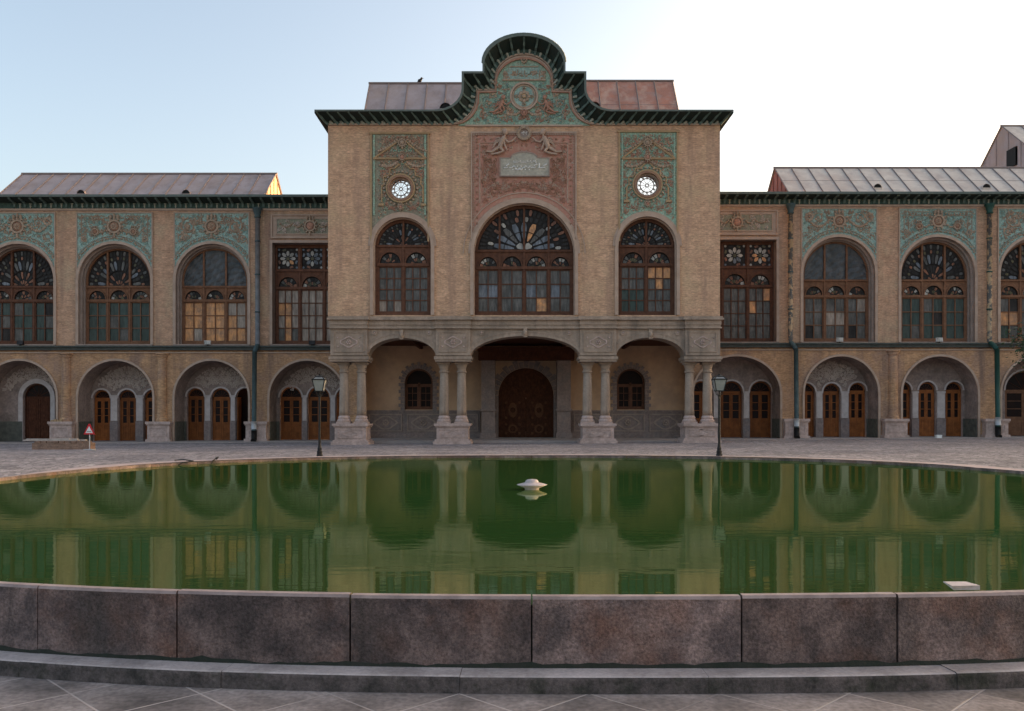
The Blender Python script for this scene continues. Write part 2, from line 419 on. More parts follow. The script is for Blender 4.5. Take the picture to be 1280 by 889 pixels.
    def wall(s, x0, x1, zb, zt, y, holes=(), reveal=.3, mi=0, mr=None, breaks=()):
        mr = mi if mr is None else mr
        ztf = zt if callable(zt) else (lambda x: zt)
        xs = {x0, x1} | {b for b in breaks if x0 < b < x1}
        for h in holes:
            for x in h[4]: xs.add(min(max(x, x0), x1))
        xs = sorted(xs)
        xs = [x for i, x in enumerate(xs) if i == 0 or x - xs[i - 1] > 1e-6]
        e = 1e-5
        for a, b in zip(xs, xs[1:]):
            mid = (a + b) / 2
            act = sorted([h for h in holes if h[0] < mid < h[1]], key=lambda h: h[2](mid))
            la, lb = zb, zb
            for h in act:
                ha, hb = h[2](a + e), h[2](b - e)
                if ha - la > 1e-4 or hb - lb > 1e-4: s.q([(a, y, la), (b, y, lb), (b, y, hb), (a, y, ha)], mi)
                ta, tb = h[3](a + e), h[3](b - e)
                if reveal:
                    s.q([(a, y, ta), (b, y, tb), (b, y + reveal, tb), (a, y + reveal, ta)], mr)
                    if ha > zb + 1e-4: s.q([(a, y, ha), (a, y + reveal, ha), (b, y + reveal, hb), (b, y, hb)], mr)
                la, lb = ta, tb
            s.q([(a, y, la), (b, y, lb), (b, y, ztf(b - e)), (a, y, ztf(a + e))], mi)
        if reveal:
            for h in holes:
                for x, sg in ((h[0], 1), (h[1], -1)):
                    if x0 <= x <= x1:
                        lo, hi = max(zb, h[2](x + sg * e)), h[3](x + sg * e)
                        if hi - lo > .02: s.q([(x, y, lo), (x, y + reveal, lo), (x, y + reveal, hi), (x, y, hi)], mr)
    def build(s, name, mats, parent=None, loc=None, smooth=False):
        if not isinstance(mats, (list, tuple)): mats = [mats]
        o0 = Vector((0, 0, 0)) if parent is None else wloc(parent)
        if loc is not None: o0 = Vector(loc)
        me = bpy.data.meshes.new(name)
        me.from_pydata([(a - o0.x, b - o0.y, c - o0.z) for a, b, c in s.v], [], s.f)
        for mm in mats: me.materials.append(M[mm] if isinstance(mm, str) else mm)
        me.polygons.foreach_set('material_index', s.m)
        if smooth: me.polygons.foreach_set('use_smooth', [True] * len(s.f))
        me.update()
        o = bpy.data.objects.new(name, me); COL.objects.link(o)
        if parent is not None:
            o.parent = parent
            if loc is not None: o.location = o0 - wloc(parent)
        elif loc is not None: o.location = o0
        return o

def wloc(o):
    l = Vector((0, 0, 0))
    while o is not None:
        l += o.location; o = o.parent
    return l
def tag(o, label=None, cat=None, group=None, kind=None):
    if label: o['label'] = label
    if cat: o['category'] = cat
    if group: o['group'] = group
    if kind: o['kind'] = kind
    return o
def empty(name, loc, label, cat, group=None):
    o = bpy.data.objects.new(name, None); COL.objects.link(o)
    o.location = loc; o.empty_display_size = .3
    return tag(o, label, cat, group)
def copy_tree(o, parent=None, names=None):
    c = o.copy(); COL.objects.link(c)
    if parent is not None: c.parent = parent
    for ch in list(o.children): copy_tree(ch, c)
    return c
def h_arch(cx, half, sill, spring, rise=None, n=22):
    rise = half if rise is None else rise
    xs = [cx - half * cos(pi * i / n) for i in range(n + 1)]
    return (cx - half, cx + half, lambda x: sill, lambda x: spring + rise * sqrt(max(0, 1 - ((x - cx) / half) ** 2)), xs)
def h_rect(x0, x1, z0, z1): return (x0, x1, lambda x: z0, lambda x: z1, [x0, x1])
def h_round(cx, cz, r, n=20):
    xs = [cx - r * cos(pi * i / n) for i in range(n + 1)]
    g = lambda x: r * sqrt(max(0, 1 - ((x - cx) / r) ** 2))
    return (cx - r, cx + r, lambda x: cz - g(x), lambda x: cz + g(x), xs)
def sm(a, b, x):
    t = min(1, max(0, (x - a) / (b - a))); return t * t * (3 - 2 * t)
def gz(x, y):                                             # terrain height of the court
    return .53 * sm(6, 20, y) - .08 * sm(25, 37, y) + .0055 * max(-40, min(40, x)) * sm(20, 36, y)

# relief ornament -----------------------------------------------------------
def scroll(mb, cx, cz, r, y, th, a0=0, turns=1.4, dr=1, mi=0, leaves=True):
    pts = []
    k = int(9 * turns) + 4
    for i in range(k):
        t = i / (k - 1); a = a0 + dr * 2 * pi * turns * t; rr = r * (1 - .8 * t)
        pts.append((cx + rr * cos(a), y - .01, cz + rr * sin(a)))
    mb.tube(pts, th, 4, mi, th * .6)
    mb.blob((cx, y - .02, cz), (th * 1.9, .04, th * 1.9), mi, 6, 3)
    if leaves:
        for i in range(1, k - 2, 3):
            t = i / (k - 1); a = a0 + dr * 2 * pi * turns * t; rr = r * (1 - .8 * t) * 1.22
            mb.blob((cx + rr * cos(a), y - .015, cz + rr * sin(a)), (th * 1.7, .03, th * 1.7), mi, 5, 3)
def arabesque(mb, cx, inside, x0, x1, z0, z1, y, rnd, n=40, rs=(.10, .22), th=.022, mi=0, mis=None):
    placed = []; tries = 0
    while len(placed) < n and tries < n * 30:
        tries += 1
        x = cx + rnd.random() * (x1 - cx); z = z0 + rnd.random() * (z1 - z0); r = rs[0] + rnd.random() * (rs[1] - rs[0])
        if not (inside(x, z) and inside(x - r, z - r) and inside(x + r * .9, z + r * .9) and inside(x + r * .9, z - r * .9) and inside(x - r, z + r)): continue
        if any((x - a) ** 2 + (z - b) ** 2 < (.62 * (r + c)) ** 2 for a, b, c in placed): continue
        placed.append((x, z, r))
        a0 = rnd.random() * 2 * pi; d = rnd.choice((-1, 1)); tn = .8 + rnd.random() * .7
        mm = mi if mis is None else rnd.choice(mis)
        scroll(mb, x, z, r, y, th, a0, tn, d, mm)
        if x - cx > r * .6: scroll(mb, 2 * cx - x, z, r, y, th, pi - a0, tn, -d, mm)
def sprinkle(mb, cx, inside, x1, z0, z1, y, rnd, n, mis, rs=(.02, .05)):
    for _ in range(n):                                     # small leaves and buds of the stucco field, mirrored
        x = cx + rnd.random() * (x1 - cx); z = z0 + rnd.random() * (z1 - z0)
        if not inside(x, z): continue
        r = rnd.uniform(*rs); q = rnd.uniform(.6, 1.5); mi = rnd.choice(mis)
        mb.blob((x, y, z), (r * q, .03, r / q), mi, 5, 3); mb.blob((2 * cx - x, y, z), (r * q, .03, r / q), mi, 5, 3)
def rosette(mb, cx, cz, r, y, mi=0, n=8, mc=None):
    for i in range(n):
        a = 2 * pi * i / n
        mb.blob((cx + .62 * r * cos(a), y, cz + .62 * r * sin(a)), (r * .30, .035, r * .30), mi, 6, 3)
    mb.blob((cx, y - .02, cz), (r * .26, .05, r * .26), mi if mc is None else mc, 7, 3)
def shield(mb, cx, cz, r, y, mi=0, mc=1):
    mb.ring(cx, cz, r * .62, r * .85, y - .07, y, mi, 16)
    mb.blob((cx, y - .02, cz), (r * .58, .07, r * .60), mc, 9, 4)
    for i in range(12):
        a = 2 * pi * i / 12
        mb.blob((cx + r * .98 * cos(a), y - .03, cz + r * .98 * sin(a)), (r * .18, .05, r * .18), mi, 5, 3)
    for sx in (-1, 0, 1):
        mb.blob((cx + sx * r * .42, y - .04, cz + r * (1.30 - .12 * abs(sx))), (r * .20, .06, r * .30), mi, 6, 3)
    mb.blob((cx, y - .04, cz - r * 1.2), (r * .16, .05, r * .25), mi, 6, 3)
def garland(mb, x0, z0, x1, z1, sag, y, r, mi=0, n=9):
    for i in range(n + 1):
        t = i / n
        x = x0 + (x1 - x0) * t; z = z0 + (z1 - z0) * t - sag * 4 * t * (1 - t)
        mb.blob((x, y - .02, z), (r * (1 + .3 * (i % 2)), .05, r * (1 + .3 * (i % 2))), mi, 6, 3)
def script_line(mb, x0, x1, z, h, y, rnd, th, mi=0):        # flowing cursive hand, read right to left
    x = x1
    while x > x0 + h * .3:
        k = rnd.random(); w = h * (.25 + rnd.random() * .45)
        if k < .25:
            mb.tube([(x, y, z + h * .55), (x - h * .04, y, z + h * .1), (x - h * .1, y, z - h * .05)], th, 4, mi, th * .6); w = h * .22
        elif k < .6:
            mb.tube([(x - w * .5 + w * .5 * cos(a), y, z - h * .02 - h * .22 * sin(a)) for a in [pi * i / 7 for i in range(8)]], th * .8, 4, mi, th * 1.2)
            mb.blob((x - w * .5, y, z + h * .18), (th * 1.2, th, th * 1.2), mi, 5, 3)
        elif k < .8:
            mb.tube([(x, y, z + h * .12), (x - w * .3, y, z + h * .22), (x - w * .55, y, z + h * .02), (x - w, y, z)], th, 4, mi, th * .8)
            mb.blob((x - w * .4, y, z - h * .22), (th * 1.2, th, th * 1.2), mi, 5, 3)
        else:
            w *= 1.3
            mb.tube([(x, y, z + h * .45), (x - w * .5, y, z + h * .25), (x - w * .2, y, z + h * .05), (x - w, y, z)], th, 4, mi, th * .9)
        x -= w * .95 + h * .06
def figure_relief(mb, cx, cz, s, fx, y, mi=0):             # kneeling winged child in relief, facing fx
    def P(a, b, d=0): return (cx + fx * a * s, y - .05 - d, cz + b * s)
    mb.tube([P(-.20, .02), P(-.08, .30, .03), P(.02, .52, .02)], .13 * s, 8, mi, .12 * s)         # trunk
    mb.tube([P(-.20, .02), P(-.02, -.20, .04), P(-.30, -.30, .02), P(-.66, -.34)], .10 * s, 6, mi, .045 * s)
    mb.tube([P(-.22, .02), P(-.42, -.10), P(-.60, -.22), P(-.88, -.20)], .10 * s, 6, mi, .045 * s)
    mb.tube([P(.02, .46, .02), P(.22, .26, .05), P(.40, .30, .05), P(.62, .52, .03)], .06 * s, 6, mi, .035 * s)
    mb.tube([P(-.02, .44), P(.04, .14, .07), P(.16, -.14, .06)], .055 * s, 6, mi, .035 * s)
    mb.tube([P(.02, .52, .02), P(.06, .62, .03)], .055 * s, 6, mi)
    mb.blob(P(.08, .76, .04), (.13 * s, .11 * s, .15 * s), mi, 9, 6)
    mb.blob(P(.05, .82, .02), (.15 * s, .11 * s, .14 * s), mi, 8, 5)
    for k in range(4):
        mb.tube([P(-.10, .36), P(-.26 - .05 * k, .50 - .10 * k), P(-.42 - .05 * k, .46 - .16 * k)], .055 * s, 5, mi, .02 * s)

# ------------------------------------------------------------------ ground, water
M['ground'] = material_ground()
M['water'] = material_water()
# pool: a squarish oval ------------------------------------------------------
PCX, PCY, PA, PB, PN = .6, 14.72, 9.65, 9.47, 2.5
RIM, WAT = .531, .47
def oval(t, off=0.0):
    c, s_ = cos(t), sin(t)
    x = PA * math.copysign(abs(c) ** (2 / PN), c); y = PB * math.copysign(abs(s_) ** (2 / PN), s_)
    nx = math.copysign(abs(x / PA) ** (PN - 1), x) / PA; ny = math.copysign(abs(y / PB) ** (PN - 1), y) / PB
    l = math.hypot(nx, ny) or 1
    return (PCX + x + off * nx / l, PCY + y + off * ny / l)
def arc_table(n=4000):
    T = []; L = [0.0]; p = None
    for i in range(n + 1):
        t = -pi / 2 + 2 * pi * i / n; q = oval(t)
        if p: L.append(L[-1] + math.dist(p, q))
        p = q; T.append(t)
    return T, L
TT, LL = arc_table()
def t_at(s):
    s %= LL[-1]
    import bisect
    i = max(1, min(len(LL) - 1, bisect.bisect_left(LL, s)))
    f = (s - LL[i - 1]) / max(1e-9, LL[i] - LL[i - 1])
    return TT[i - 1] + f * (TT[i] - TT[i - 1])
def s_of_px(px):                                            # arc position of a joint on the near side
    best = min(((abs((oval(t, 0)[0]) / oval(t, 0)[1] * F + 640 - px), s) for t, s in zip(TT, LL) if oval(t)[1] < 8), key=lambda a: a[0])
    return best[1]
g = MB()                                                   # one sheet round the pool, out to the horizon
offs = [-.02, .3, .6, 1, 1.6, 2.4, 3.2, 4, 5, 6, 7, 8, 9.5, 11, 12.5, 14, 16, 18, 21, 25, 30, 40, 60, 100, 200, 500, 1500]
ng = 220
grow = []
for o_ in offs:
    row = []
    for i in range(ng):
        x, y = oval(t_at(LL[-1] * i / ng), o_); row.append((x, y, gz(x, y)))
    grow.append(row)
for r0, r1 in zip(grow, grow[1:]):
    for i in range(ng):
        j = (i + 1) % ng; g.q([r0[i], r1[i], r1[j], r0[j]])
tag(g.build('ground', 'ground'), kind='structure')
w = MB()
ring_pts = [oval(t_at(LL[-1] * i / 160), -.03) for i in range(160)]
w.q([(x, y, WAT) for x, y in ring_pts])
tag(w.build('water', 'water'), kind='structure')
pool = empty('pool', (PCX, PCY, 0), 'large oval pool of upright rust stained stone slabs in front of the palace', 'pool')
TL = LL[-1]
joints = [s_of_px(p) for p in (-190, 48, 220, 437, 665, 925, 1123, 1340)]
joints = [j - TL if j > TL / 2 else j for j in joints]
rest = (joints[0] + TL) - joints[-1]
nr = 42
jl = joints + [joints[-1] + rest * (i + 1) / nr for i in range(nr)]
rnd = random.Random(4)
for a, b in zip(jl, jl[1:]):
    mb = MB(); k = max(3, int((b - a) / .14))
    j0, j1 = rnd.uniform(.003, .008), rnd.uniform(.003, .008); S = [a + j0 + (b - a - j0 - j1) * i / k for i in range(k + 1)]
    zj = rnd.uniform(-.004, .004)
    prof = [(0, -.15), (0, RIM - .02), (-.008, RIM - .002), (-.055, RIM), (-.055, .1)]
    rows = []
    for s_ in S:
        t = t_at(s_); rows.append([(*oval(t, o), z + (zj if z > .2 else 0)) for o, z in prof])
    for r0, r1 in zip(rows, rows[1:]):
        for i in range(len(prof) - 1):
            mb.q([r0[i], r1[i], r1[i + 1], r0[i + 1]], 1 if i in (1, 2) else 0)
    mb.q(rows[0]); mb.q(rows[-1][::-1])
    mb.build('wall_slab', ['pool', 'pool_top'], pool)
mb = MB()
lp = [oval(t_at(TL * i / 200), -.057) for i in range(200)]
mb.q([(x, y, -.25) for x, y in lp])
for i in range(200):
    (xa, ya), (xb, yb) = lp[i], lp[(i + 1) % 200]; mb.q([(xa, ya, -.25), (xb, yb, -.25), (xb, yb, WAT - .03), (xa, ya, WAT - .03)])
mb.build('basin', 'moss', pool)
def ring_strip(o0, o1, z0, z1, ok, n=260, mats=('kerb',), face=None, name='kerb', kind='structure', parent=None):
    mb = MB()
    for i in range(n):
        ta, tb = t_at(TL * i / n), t_at(TL * (i + 1) / n)
        a0, b0, a1, b1 = oval(ta, o0), oval(tb, o0), oval(ta, o1), oval(tb, o1)
        if not ok(a0[1]): continue
        fz = (lambda p, z: z if not callable(z) else z(*p))
        mb.q([(*a0, fz(a0, z1)), (*b0, fz(b0, z1)), (*b1, fz(b1, z1)), (*a1, fz(a1, z1))], 0)
        if face is not None: mb.q([(*a1, fz(a1, z1)), (*b1, fz(b1, z1)), (*b1, fz(b1, z0)), (*a1, fz(a1, z0))], face)
    o = mb.build(name, list(mats), parent)
    if kind: tag(o, kind=kind)
    return o
mb = MB(); ks = -15.0
kr = random.Random(3)
while ks < 15:
    ke = ks + kr.uniform(1.15, 1.5); k = 9
    S = [ks + .0015 + (ke - ks - .003) * i / k for i in range(k + 1)]
    dz, do = kr.uniform(-.002, .002), kr.uniform(-.003, .003)
    rows = [[(*oval(t_at(s_), o + (do if o > .1 else 0)), z + (dz if z > .05 else 0)) for o, z in ((0, .10), (.160, .10), (.170, .094), (.175, .080), (.178, -.1))] for s_ in S]
    for r0, r1 in zip(rows, rows[1:]):
        for i in range(4): mb.q([r0[i], r1[i], r1[i + 1], r0[i + 1]], 0 if i < 2 else 1)
    mb.q(rows[0], 1); mb.q(rows[-1][::-1], 1)
    ks = ke
tag(mb.build('kerb', ['kerb', 'kerb_side']), kind='structure')
def moss_top(x, y): return .126 + .022 * mnoise.noise(Vector((x * 5, y * 5, 0))) + .016 * mnoise.noise(Vector((x * 22, y * 22, 3)))
ring_strip(.0, .004, .10, moss_top, lambda y: y < 12, n=900, mats=('moss', 'moss'), face=1, name='moss', kind='stuff')
ring_strip(.0, .55, 0, lambda x, y: max(gz(x, y), .40) + .012, lambda y: y > 15, mats=('coping', 'coping'), name='path', kind='structure')
f = MB(); fx, fy = .31, 13.7
f.lathe([(.10, .2), (.11, .48), (.12, .495), (.225, .535), (.237, .542), (.225, .549), (.12, .574), (.105, .580), (.10, .602), (.075, .622), (.01, .630)], fx, fy, 28)
tag(f.build('fountain_nozzle', 'marble', None, (fx, fy, .2), True), 'white saucer shaped fountain nozzle in the middle of the green pool', 'fountain')

# ------------------------------------------------------------------ the palace
W, P, B = 42.5, 37.5, 43.6
palace = empty('palace', (.5, P, .45), 'two storey brick palace with portico, tiled panels and curved gable', 'palace')
Lr = dict(eave=243, wt=261, ptop=267, atop=305, sill=431, s0=433, s1=438, ltop=451, lspr=497, ped=527, gr=556, rt=304, rm1=337, rm2=359, tr1=357, tr2=374.5)
Rr = dict(eave=239.5, wt=256, ptop=261.5, atop=296.5, sill=428, s0=429.5, s1=434.5, ltop=445.5, lspr=492, ped=523.5, gr=552, rt=300, rm1=333, rm2=356.5, tr1=349, tr2=369)
def wx(p): return PX(p, W)
def wz(p): return PZ(p, W)

STAIN = ['g_blue', 'g_white', 'g_red', 'g_olive', 'g_dark', 'g_grey', 'g_amber', 'g_teal']
def make_window(name, cx, half, sill, ztop, y, ncol, t1, t2, pc, pr, rnd, arched=True, wood='wood', lower=('g_grey',), upper='fan', spring=None, label=None):
    fr = MB(); gl = MB(); st = gl
    mats = ['lead'] + STAIN + ['g_pale', 'plastic']
    idx = {m: i for i, m in enumerate(mats)}
    fw = .10
    spring = ztop - half if arched else ztop
    def ht(x): return spring + sqrt(max(0, half * half - (x - cx) ** 2)) if arched else ztop
    if arched: fr.arch(cx, half - fw, spring, sill, half - fw, fw + .04, y - .07, y + .05)
    else:
        fr.box(cx - half, cx - half + fw, y - .07, y + .05, sill, ztop); fr.box(cx + half - fw, cx + half, y - .07, y + .05, sill, ztop)
        fr.box(cx - half + fw, cx + half - fw, y - .07, y + .05, ztop - fw, ztop)
    fr.box(cx - half + fw, cx + half - fw, y - .09, y + .05, sill, sill + .13)
    cw = 2 * half / ncol; mw = .085
    for k in range(1, ncol):
        x = cx - half + cw * k
        fr.box(x - mw / 2, x + mw / 2, y - .10, y + .04, sill + .13, ht(x) - .06)
    fr.box(cx - half + .05, cx + half - .05, y - .115, y + .03, t1 - .045, t1 + .045)
    fr.box(cx - half + .05, cx + half - .05, y - .12, y + .03, t2 - .06, t2 + .06)
    # leaded backing
    out = [(cx - half, sill)] + ([(cx - half * cos(pi * i / 20), spring + half * sin(pi * i / 20)) for i in range(21)] if arched else [(cx - half, ztop), (cx + half, ztop)]) + [(cx + half, sill)]
    gl.prism(out, y + .03, y + .05, 0, False)
    for k in range(ncol):
        xa, xb = cx - half + cw * k + (fw if k == 0 else mw / 2), cx - half + cw * (k + 1) - (fw if k == ncol - 1 else mw / 2)
        xm = (xa + xb) / 2; hw = (xb - xa) / 2
        # small arches between the transoms
        a0, a1 = t2 + .06, t1 - .045
        rise = min(hw - .03, a1 - a0 - .04)
        fr.wall(xa, xb, a0, a1, y - .05, [h_arch(xm, hw - .05, a0, a0 + .01, rise, 12)], .06)
        fr.arch(xm, hw - .07, a0, None, rise - .01, .05, y - .09, y - .05, 0, 12)
        nsec = 7
        for ri, (q0, q1) in enumerate(((.22, .52), (.58, .92))):
            for i in range(nsec):
                b0, b1 = pi * (i + .12) / nsec, pi * (i + .88) / nsec
                R = [(q * (hw - .07), q * (rise - .03)) for q in (q0, q1)]
                st.q([(xm + R[0][0] * cos(b0), y - .005, a0 + R[0][1] * sin(b0)), (xm + R[1][0] * cos(b0), y - .005, a0 + R[1][1] * sin(b0)),
                      (xm + R[1][0] * cos(b1), y - .005, a0 + R[1][1] * sin(b1)), (xm + R[0][0] * cos(b1), y - .005, a0 + R[0][1] * sin(b1))],
                     idx[rnd.choice(('g_dark', 'g_dark', 'g_grey', 'g_red', 'g_dark', 'g_white') if ri else ('g_dark', 'g_red', 'g_olive'))])
        # casement with small panes
        z0, z1 = sill + .13, t2 - .06
        sb = .05
        fr.frame(xa, xb, z0, z1, sb, y - .06, y + .02)
        pa, pb, qa, qb = xa + sb, xb - sb, z0 + sb, z1 - sb
        for i in range(1, pc):
            x = pa + (pb - pa) * i / pc; fr.box(x - .02, x + .02, y - .05, y + .02, qa, qb)
        for j in range(1, pr):
            z = qa + (qb - qa) * j / pr; fr.box(pa, pb, y - .045, y + .02, z - .02, z + .02)
        for i in range(pc):
            for j in range(pr):
                c = rnd.choice(lower) if not callable(lower) else lower(k, i, j)
                x0_, x1_ = pa + (pb - pa) * i / pc, pa + (pb - pa) * (i + 1) / pc
                z0_, z1_ = qa + (qb - qa) * j / pr, qa + (qb - qa) * (j + 1) / pr
                d = [rnd.uniform(-.004, .004) for _ in range(4)]
                gl.q([(x0_, y + d[0], z0_), (x1_, y + d[1], z0_), (x1_, y + d[2], z1_), (x0_, y + d[3], z1_)], idx[c])
    if arched:
        if upper == 'fan':
            R = half - fw - .02; za = t1 + .05; ht_ = ztop - fw - za
            if ncol == 4: rings = ((.03, .20, 2, ('g_white',)), (.22, .66, 9, ('g_blue', 'g_blue', 'g_grey', 'g_blue')), (.68, .80, 22, ('g_white', 'g_dark', 'g_red', 'g_dark', 'g_dark')), (.83, .975, 30, ('g_dark', 'g_red', 'g_dark')))
            else: rings = ((.05, .16, 5, ('g_red',)), (.20, .40, 10, ('g_dark', 'g_red')), (.44, .70, 15, ('g_grey', 'g_dark', 'g_blue')), (.73, .82, 24, ('g_red', 'g_dark', 'g_olive', 'g_dark')), (.85, .97, 26, ('g_dark', 'g_grey')))
            for ri, (q0, q1, ns, ch) in enumerate(rings):
                for i in range(ns):
                    b0, b1 = pi * (i + .16) / ns, pi * (i + .84) / ns; bm = (b0 + b1) / 2; dq = (q1 - q0) * .25
                    pts = [(cx + q * R * cos(b), za + q * ht_ * sin(b)) for q, b in ((q0, (b0 + bm) / 2), (q0 + dq, b0), (q1 - dq, b0), (q1, (b0 + bm) / 2), (q1, (b1 + bm) / 2), (q1 - dq, b1), (q0 + dq, b1), (q0, (b1 + bm) / 2))]
                    c_ = ch[i % len(ch)] if rnd.random() < .8 or (ncol == 4 and ri == 1) else 'g_dark'
                    if ncol == 4 and ri == 1 and i == 3: c_ = 'g_amber'
                    st.q([(x, y - .005, z) for x, z in pts], idx[c_])
            st.arch(cx, R * .43, za, None, ht_ * .43, .03, y - .03, y, 0, 16)
        else:                                             # a dark plastic sheet stretched behind the mullions
            n = 16; R = half - fw + .02
            for i in range(n):
                for j in range(8):
                    def pt(ii, jj):
                        x = cx - R + 2 * R * ii / n
                        top = min(ht(x) - .02, ztop - .08)
                        z = t1 + (max(top, t1 + .02) - t1) * jj / 8
                        return (x, y - .02 + .03 * sin(ii * 1.7 + jj * .9) * cos(jj * 1.3 + ii * .4), z)
                    st.q([pt(i, j), pt(i + 1, j), pt(i + 1, j + 1), pt(i, j + 1)], idx['plastic'])
    else:
        for k in range(ncol):                             # square lights with a petal rosette
            xa, xb = cx - half + cw * k + .09, cx - half + cw * (k + 1) - .09
            xm, zm = (xa + xb) / 2, (t1 + ztop - fw + .04) / 2; r = min(xb - xa, ztop - fw - t1 - .06) / 2
            fr.frame(xa - .04, xb + .04, t1 + .045, ztop - fw, .045, y - .06, y + .02)
            tone = ['g_white', 'g_amber', 'g_white'] if k % 2 == 0 else ['g_white', 'g_blue', 'g_white']
            for i in range(8):
                a = 2 * pi * i / 8
                pts = []
                for u, v_ in ((.22, 0), (.42, .16), (.66, .13), (.76, 0), (.66, -.13), (.42, -.16)):
                    pts.append((xm + r * (u * cos(a) - v_ * sin(a)), y - .006, zm + r * (u * sin(a) + v_ * cos(a))))
                st.q(pts, idx[rnd.choice(tone)])
                for u in (.92,):
                    b0, b1 = a + .2, a + .58
                    st.q([(xm + r * q * cos(b), y - .006, zm + r * q * sin(b)) for q, b in ((.80, b0), (1.0, b0), (1.0, b1), (.80, b1))], idx[rnd.choice(('g_red', 'g_dark', 'g_blue', 'g_olive'))])
            st.disc(xm, zm, r * .17, y - .006, idx['g_olive'], 8)
            for sx in (-1, 1):
                for sz in (-1, 1):
                    st.disc(xm + sx * r * .86, zm + sz * r * .86, r * .12, y - .006, idx[rnd.choice(('g_white', 'g_blue'))], 6)
    o = fr.build(name, wood, palace)
    gl.build('glazing', mats, o)
    return o

# ---- wings -----------------------------------------------------------------
def door_leafs(cx, half, z0, ztop, y, rnd, wood='wood_door', n=2, glazed=True, name='door'):
    d = MB(); gls = MB()
    spring = ztop - half
    lintel = spring - .02
    d.box(cx - half, cx + half, y - .05, y + .05, lintel - .05, lintel + .05)
    d.arch(cx, half - .05, spring, z0, half - .05, .05, y - .05, y + .05, 0, 14)
    lw = (2 * half - .1) / n
    for k in range(n):
        xa = cx - half + .05 + lw * k + .006; xb = xa + lw - .012
        mid = z0 + (lintel - z0) * .40
        d.frame(xa, xb, z0 + .02, lintel - .05, .075, y - .03, y + .02)
        d.box(xa + .075, xb - .075, y - .03, y + .02, mid - .06, mid + .06)
        d.box(xa + .075, xb - .075, y - .005, y + .02, z0 + .095, mid - .06)
        d.box(xa + .13, xb - .13, y - .022, y - .005, z0 + .16, mid - .12)
        if glazed:
            gls.q([(xa + .075, y, mid + .06), (xb - .075, y, mid + .06), (xb - .075, y, lintel - .12), (xa + .075, y, lintel - .12)], 0)
            for i in range(1, 3):
                z = mid + .06 + (lintel - .12 - mid - .06) * i / 3
                d.box(xa + .075, xb - .075, y - .02, y + .005, z - .014, z + .014)
        else:
            d.box(xa + .075, xb - .075, y - .005, y + .02, mid + .06, lintel - .12)
            d.box(xa + .13, xb - .13, y - .022, y - .005, mid + .12, lintel - .2)
    gls.prism([(cx - (half - .05) * cos(pi * i / 14), spring + .03 + (half - .05) * sin(pi * i / 14)) for i in range(15)], y, y + .01, 0, False)
    for i in range(1, 6):
        a = pi * i / 6
        gls.tube([(cx, y - .01, spring + .03), (cx + (half - .06) * cos(a), y - .01, spring + (half - .06) * sin(a))], .012, 4, 1)
    o = d.build(name, wood, palace)
    gls.build('door_glazing', ['g_black', 'wood_dark'], o)
    return o

